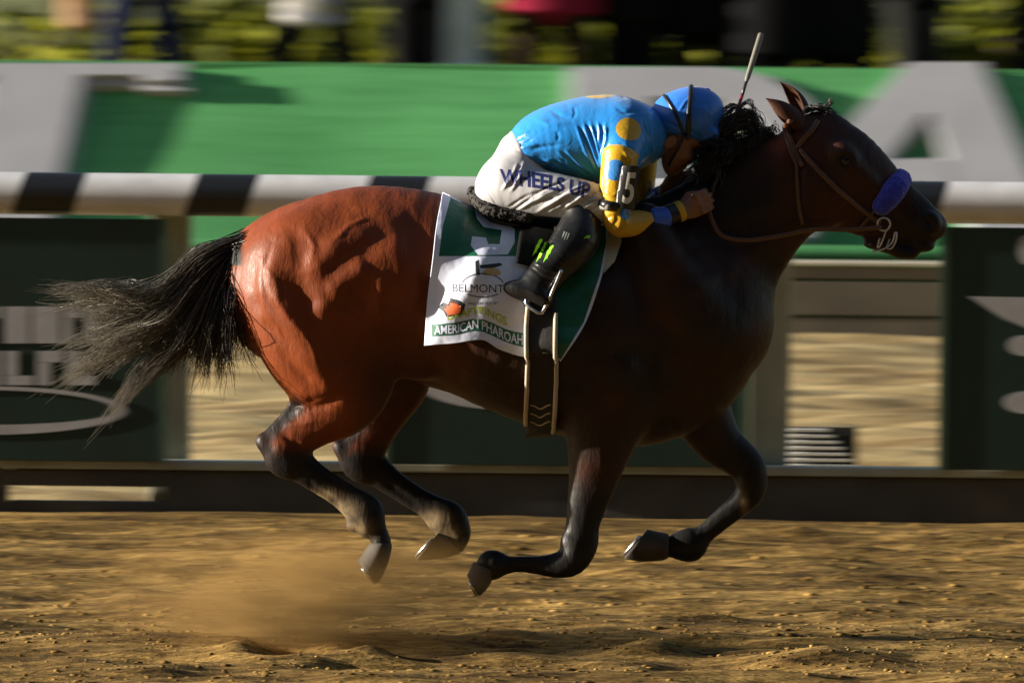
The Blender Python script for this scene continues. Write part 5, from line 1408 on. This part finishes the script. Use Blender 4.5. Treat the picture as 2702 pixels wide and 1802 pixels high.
# arm number
def anp(u, v_, off=0): 
    tl, tr, bl, br = map(np.array, ((1642., 436), (1690., 438), (1622., 548), (1674., 556)))
    q = (1-u)*((1-v_)*tl + v_*bl) + u*((1-v_)*tr + v_*br)
    return q
num = tag(empty('arm_number', tuple(P(1655, 495, -.285))), 'black arm number patch with a white 5 strapped on the yellow sleeve', 'number')
def an_w(px, py, off=0.0): return P(px, py, -.285 - off + 0.05*((px-1655 + (py-495)*0.2)/40)**2*0.6)
outl = []
for (cx, cy, a0) in ((0.86, 0.06, -PI/2), (0.86, 0.94, 0), (0.14, 0.94, PI/2), (0.14, 0.06, PI)):
    for k in range(5):
        a = a0 + k*PI/8; outl.append(tuple(anp(cx + 0.13*math.cos(a), cy + 0.055*math.sin(a))))
bm = poly_bm([outl]); thick(lay(bm, ident, an_w, 'patch', M_LEATHER, num, 7), 0.005)
five2 = text_bm('5', 0.02)
M_NUMW = simple('number_white', (0.62, 0.60, 0.52), 0.6, 0.1)
lay(five2, lambda u, v_: tuple(anp(0.30 + 0.56*u, 0.88 - 0.72*v_)), lambda a, b: an_w(a, b, 0.005), 'digit', M_NUMW, num, 7)
m = MB(); m.tube([P(1586, 536, -.25), P(1600, 541, -.277), P(1630, 546, -.283)], 0.014, 8, flat=((0, 1, 0), 0.3)); m.build('strap', M_LEATHER, num, True)
m = MB(); m.tube([P(1588, 545, -.258), P(1607, 548, -.284)], 0.011, 8, flat=((0, 1, 0), 0.3)); m.build('buckle', simple('buckle_grey', (0.2, 0.2, 0.18), 0.4), num, True)
# -- breeches
F = Jfield(1250, 335, 1610, 610, 0.34)
F.chain([ed((1340, 350), (1410, 445), 0, .142), ed((1318, 385), (1420, 480), 0, .16), ed((1288, 430), (1400, 520), 0, .172)], 0.02, cap=(0.15, 0.6))
for s_ in (-1, 1):
    F.chain([ed((1300, 436), (1346, 558), s_*.085, .092), ed((1350, 428), (1350, 560), s_*.11, .095), ed((1430, 448), (1415, 570), s_*.15, .085), ed((1500, 464), (1480, 575), s_*.175, .076), ed((1560, 480), (1540, 582), s_*.19, .068), ed((1588, 498), (1582, 590), s_*.195, .060)], 0.05, cap=(0.6, 0.4))
F.ball(P(1334, 478, -.09), (54*S, .085, 66*S), 0.03); F.ball(P(1334, 478, .09), (54*S, .085, 66*S), 0.03)
rg = random.Random(5); wr = []
for k in range(26):
    x0 = 300 + rg.uniform(0, 560); y0 = 1190 + rg.uniform(-90, 10) + (x0-300)*0.04; L = rg.uniform(110, 300)
    wr.append((R1((x0, y0), (x0+L*0.5, y0-L*0.32), (x0+L, y0-L*0.50)), rg.uniform(2.2, 3.6), rg.choice((-1, 1))*rg.uniform(.003, .0052)))
for k in range(8):
    x0 = 300 + rg.uniform(0, 120); y0 = 1010 + rg.uniform(-70, 80); L = rg.uniform(70, 130)
    wr.append((R1((x0, y0), (x0+L*0.4, y0-L*0.5), (x0+L*0.6, y0-L)), rg.uniform(2.2, 3.2), rg.choice((-1, 1))*.004))
for k in range(6):
    x0 = 820 + rg.uniform(0, 100); y0 = 1180 + rg.uniform(-60, 20); wr.append((R1((x0, y0), (x0+60, y0-40), (x0+130, y0-50)), 2.6, rg.choice((-1, 1))*.004))
wr.append((R1((190, 960), (240, 1080), (300, 1170)), 2, -.002)); wr.append((R1((340, 740), (400, 720), (470, 770)), 4, -.004))
t = NT('white_breeches'); f = t.noise(9, 3)
t.p(Base_Color=t.ramp(f, [(0.3, (0.37, 0.37, 0.395)), (0.7, (0.43, 0.43, 0.455))]), Roughness=0.5, Normal=t.bump(t.noise(8, 4, None, 0.6, 0.6), 0.22, 0.012))
br_o, V, Q = jmesh(F, 'breeches', t.m, jockey, wr)
BRB = bvh_of(V, Q)
M_NAVY = simple('navy_print', (0.012, 0.018, 0.11), 0.5, 0.1)
def wq(u, v_):
    x = 1318 + u*242 - (1-v_)*(-4 + 10*u); yt = np.interp(u, [0, .3, 1], [446, 450, 484]); yb_ = np.interp(u, [0, .25, .6, 1], [488, 493, 503, 526])
    return (x, yb_*(1-v_) + yt*v_)
lay(text_bm('WHEELS UP', 0.032), wq, lambda a, b: hit_on(BRB, a, b, 0.0006, -.2), 'leg_lettering', M_NAVY, br_o, 2.0)
# waistband
F = Jfield(1325, 335, 1430, 470, 0.3); F.chain([ed((1338, 352), (1406, 448), 0, .146), ed((1347, 349), (1414, 442), 0, .146)], 0.01, cap=(0.1, 0.1)); V, Q = F.mesh(2)
link('waistband', mesh_np('waistband', V, Q), t.m, br_o)
# -- boots
t = NT('boot_leather'); f = t.noise(14, 3)
t.p(Base_Color=t.ramp(f, [(0.3, (0.008, 0.008, 0.008)), (0.7, (0.018, 0.018, 0.018))]), Roughness=t.ramp(f, [(0.3, (0.22,)*3), (0.7, (0.36,)*3)]), Normal=t.bump(t.noise(12, 3), 0.15, 0.01))
M_BOOT = t.m
GREENM = simple('lime_mark', (0.24, 0.72, 0.02), 0.45, 0.08); GREYM = simple('grey_mark', (0.16, 0.18, 0.17), 0.5)
def boot(s_):
    F = Jfield(1300, 530, 1620, 850, 0.42)
    F.chain([ed((1488, 560), (1572, 566), s_*.200, .060), ed((1478, 585), (1586, 606), s_*.212, .066), ed((1460, 618), (1580, 648), s_*.235, .064), ed((1438, 652), (1550, 688), s_*.258, .058), ed((1416, 682), (1512, 722), s_*.275, .050),
             ed((1392, 712), (1484, 750), s_*.285, .044), ed((1376, 735), (1462, 775), s_*.290, .040)], 0.02, cap=(0.6, 0.3))
    F.chain([ed((1330, 742), (1350, 780), s_*.285, .030), ed((1372, 738), (1372, 792), s_*.292, .038), ed((1420, 748), (1402, 802), s_*.30, .040), ed((1456, 775), (1428, 815), s_*.308, .036)], 0.025, cap=(0.6, 0.5))
    return jmesh(F, 'riding_boot', M_BOOT, jockey, [([(1400, 705), (1430, 730), (1470, 745)], 3, -.003), ([(1405, 690), (1445, 712), (1490, 722)], 3, .003), ([(1345, 752), (1390, 764), (1420, 780)], 3, .003)] if s_ < 0 else ())
bo, V, Q = boot(-1); BB = bvh_of(V, Q); boot(1)
def claw(o_, d, sc, name, mat):
    "three ragged slashes, o_ top centre, d unit direction down the boot"
    d = np.array(d, float); d /= np.linalg.norm(d); e = np.array([-d[1], d[0]]); pol = []
    for k, (of, ln) in enumerate(((-1, 0.86), (0, 1.0), (1, 0.82))):
        f = lambda a, b: tuple(np.array(o_) + e*(of*0.36 + a*0.72)*sc + d*b*sc)
        pol.append([f(-.13, .02), f(-.02, -.06), f(.15, .05), f(.10, .30), f(.15, .42), f(.09, .8*ln), f(.03, 1.32*ln), f(-.05, 1.0*ln), f(-.12, .95*ln), f(-.08, .6), f(-.14, .45), f(-.09, .25)])
    lay(poly_bm(pol), ident, lambda a, b: hit_on(BB, a, b, 0.0008, -.3), name, mat, bo, 3)
claw((1443, 640), (-0.52, 1), 46, 'claw_mark', GREENM)
claw((1496, 614), (-0.4, 1), 18, 'claw_mark', GREYM)
lay(poly_bm([[(1539, 632), (1546, 622), (1558, 621), (1554, 630), (1546, 628)]]), ident, lambda a, b: hit_on(BB, a, b, 0.0018, -.25), 'side_mark', GREENM, bo, 7)
# -- helmet with a silk cover
F = Jfield(1700, 205, 1930, 400, 0.2, 0.0036)
F.ball(P(1816, 303, 0), (.118, .100, .088), 0.02, axis=0.25)
F.ball(P(1800, 318, 0), (.098, .096, .072), 0.03, axis=-0.35)
F.chain([ed((1868, 328), (1890, 372), 0, .08), ed((1852, 350), (1864, 376), 0, .07)], 0.02)
F.ball(P(1796, 420, 0), (.105, .2, .075), 0.012, '-', axis=-0.6)
hf = [(R1((1390, 560), (1480, 590), (1570, 640)), 4, -.003), (R1((1540, 520), (1590, 440), (1640, 400)), 3, .0022), (R1((1560, 600), (1700, 690), (1790, 650)), 4, -.003), (R1((1640, 480), (1720, 500), (1800, 560)), 5, .002)]
ho, V, Q = jmesh(F, 'helmet', silk('helmet_silk', (0.014, 0.15, 0.60), [], YEL, 0.4), jockey, hf)
HB2 = bvh_of(V, Q)
m = MB(); F = Field(P(1866, 241, 0) - .04, P(1866, 241, 0) + .04, 0.003); F.ball(P(1866, 240, 0), (.014, .016, .009), 0.005, axis=-0.4); V, Q = F.mesh(1); link('pompom', mesh_np('pompom', V, Q), M_CUFF, ho)
def band(pts, rad, name):
    q = bez(np.array(pts, float), 26); m = MB(); m.tube([hit_on(HB2, a, b, 0.002, -.09) for a, b in q], rad, 8, flat=((0, 1, 0), 0.35)); return m.build(name, M_LEATHER, ho, True)
band([(1753, 254), (1768, 276), (1786, 308), (1804, 352)], 0.0055, 'strap')
band([(1824, 231), (1822, 262), (1818, 300), (1816, 350), (1814, 366)], 0.0085, 'goggle_strap')
m = MB(); m.tube([P(1806, 352, -.088), P(1790, 390, -.078), P(1766, 432, -.05), P(1764, 455, 0), P(1766, 432, .05), P(1790, 390, .078), P(1806, 352, .088)], 0.005, 6); m.build('chin_strap', M_LEATHER, ho, True)
# -- whip
whip = tag(empty('riding_whip', tuple(P(1873, 520, -.13))), 'riding whip with a pale flap held upright in the jockey fist', 'whip')
wa, wb = P(1866, 548, -.128), P(2009, 90, .16)
wp = lambda f: wa + (wb-wa)*f
m = MB(); m.tube([wp(f) for f in (0.0, 0.3, 0.54)], [0.0075, 0.006, 0.0048], 10); m.build('handle', simple('whip_handle', (0.015, 0.012, 0.012), 0.4), whip, True)
m = MB(); m.tube([wp(f) for f in (0.541, 0.59, 0.64)], [0.0062, 0.006, 0.0058], 10); m.build('red_binding', simple('whip_red', (0.30, 0.02, 0.015), 0.4), whip, True)
m = MB(); m.tube([wp(f) for f in (0.641, 0.72)], [0.0055, 0.0052], 10); m.build('shaft', simple('whip_shaft', (0.02, 0.02, 0.02), 0.35), whip, True)
m = MB(); m.tube([wp(f) for f in (0.721, 0.75, 0.9, 0.99, 1.0)], [0.0055, 0.0085, 0.0098, 0.0102, 0.008], 10, flat=((0, 1, 0), 0.35)); m.build('flap', simple('whip_flap', (0.22, 0.21, 0.17), 0.55, 0.15, 20), whip, True)

# ================================================================== DUST
c0 = G(790, 1688); sx_, sy_, sz_ = 0.85, 0.40, 0.30
t = NT('dust_air'); t.t.nodes.remove(t.b)
tc = t.n('TexCoord'); mp = t.n('Mapping', {'Vector': tc.outputs['Object']})
ln = t.n('VectorMath', {0: tc.outputs['Object'], 1: (1/sx_, 1/sy_, 1/sz_)}, operation='MULTIPLY')
le = t.n('VectorMath', {0: ln.outputs[0]}, operation='LENGTH')
nz = t.noise(3.4, 4, t.n('Mapping', {'Vector': tc.outputs['Object'], 'Scale': (0.8, 1.3, 2.2), 'Rotation': (0, 0.35, 0)}).outputs[0], 0.6, 0.6)
fall = t.math('SUBTRACT', 1.0, le.outputs['Value'], True)
den = t.math('MULTIPLY', t.math('MULTIPLY', fall, fall), t.math('MULTIPLY', t.math('SUBTRACT', nz, 0.38, True), 75.0))
pv = t.n('VolumePrincipled', {'Color': (0.62, 0.37, 0.13), 'Density': den, 'Anisotropy': 0.25}); t.t.links.new(pv.outputs[0], t.out.inputs['Volume'])
bm = bmesh.new(); bmesh.ops.create_uvsphere(bm, u_segments=24, v_segments=14, radius=1.0)
for q in bm.verts: q.co = Vector((q.co.x*sx_, q.co.y*sy_, q.co.z*sz_))
m2 = bpy.data.meshes.new('dust_cloud'); bm.to_mesh(m2); bm.free()
du = link('dust_cloud', m2, t.m); du.location = (c0[0], c0[1], 0.13)
tag(du, 'tan cloud of dust thrown up behind the hind hooves of the racehorse', 'dust', kind='stuff')
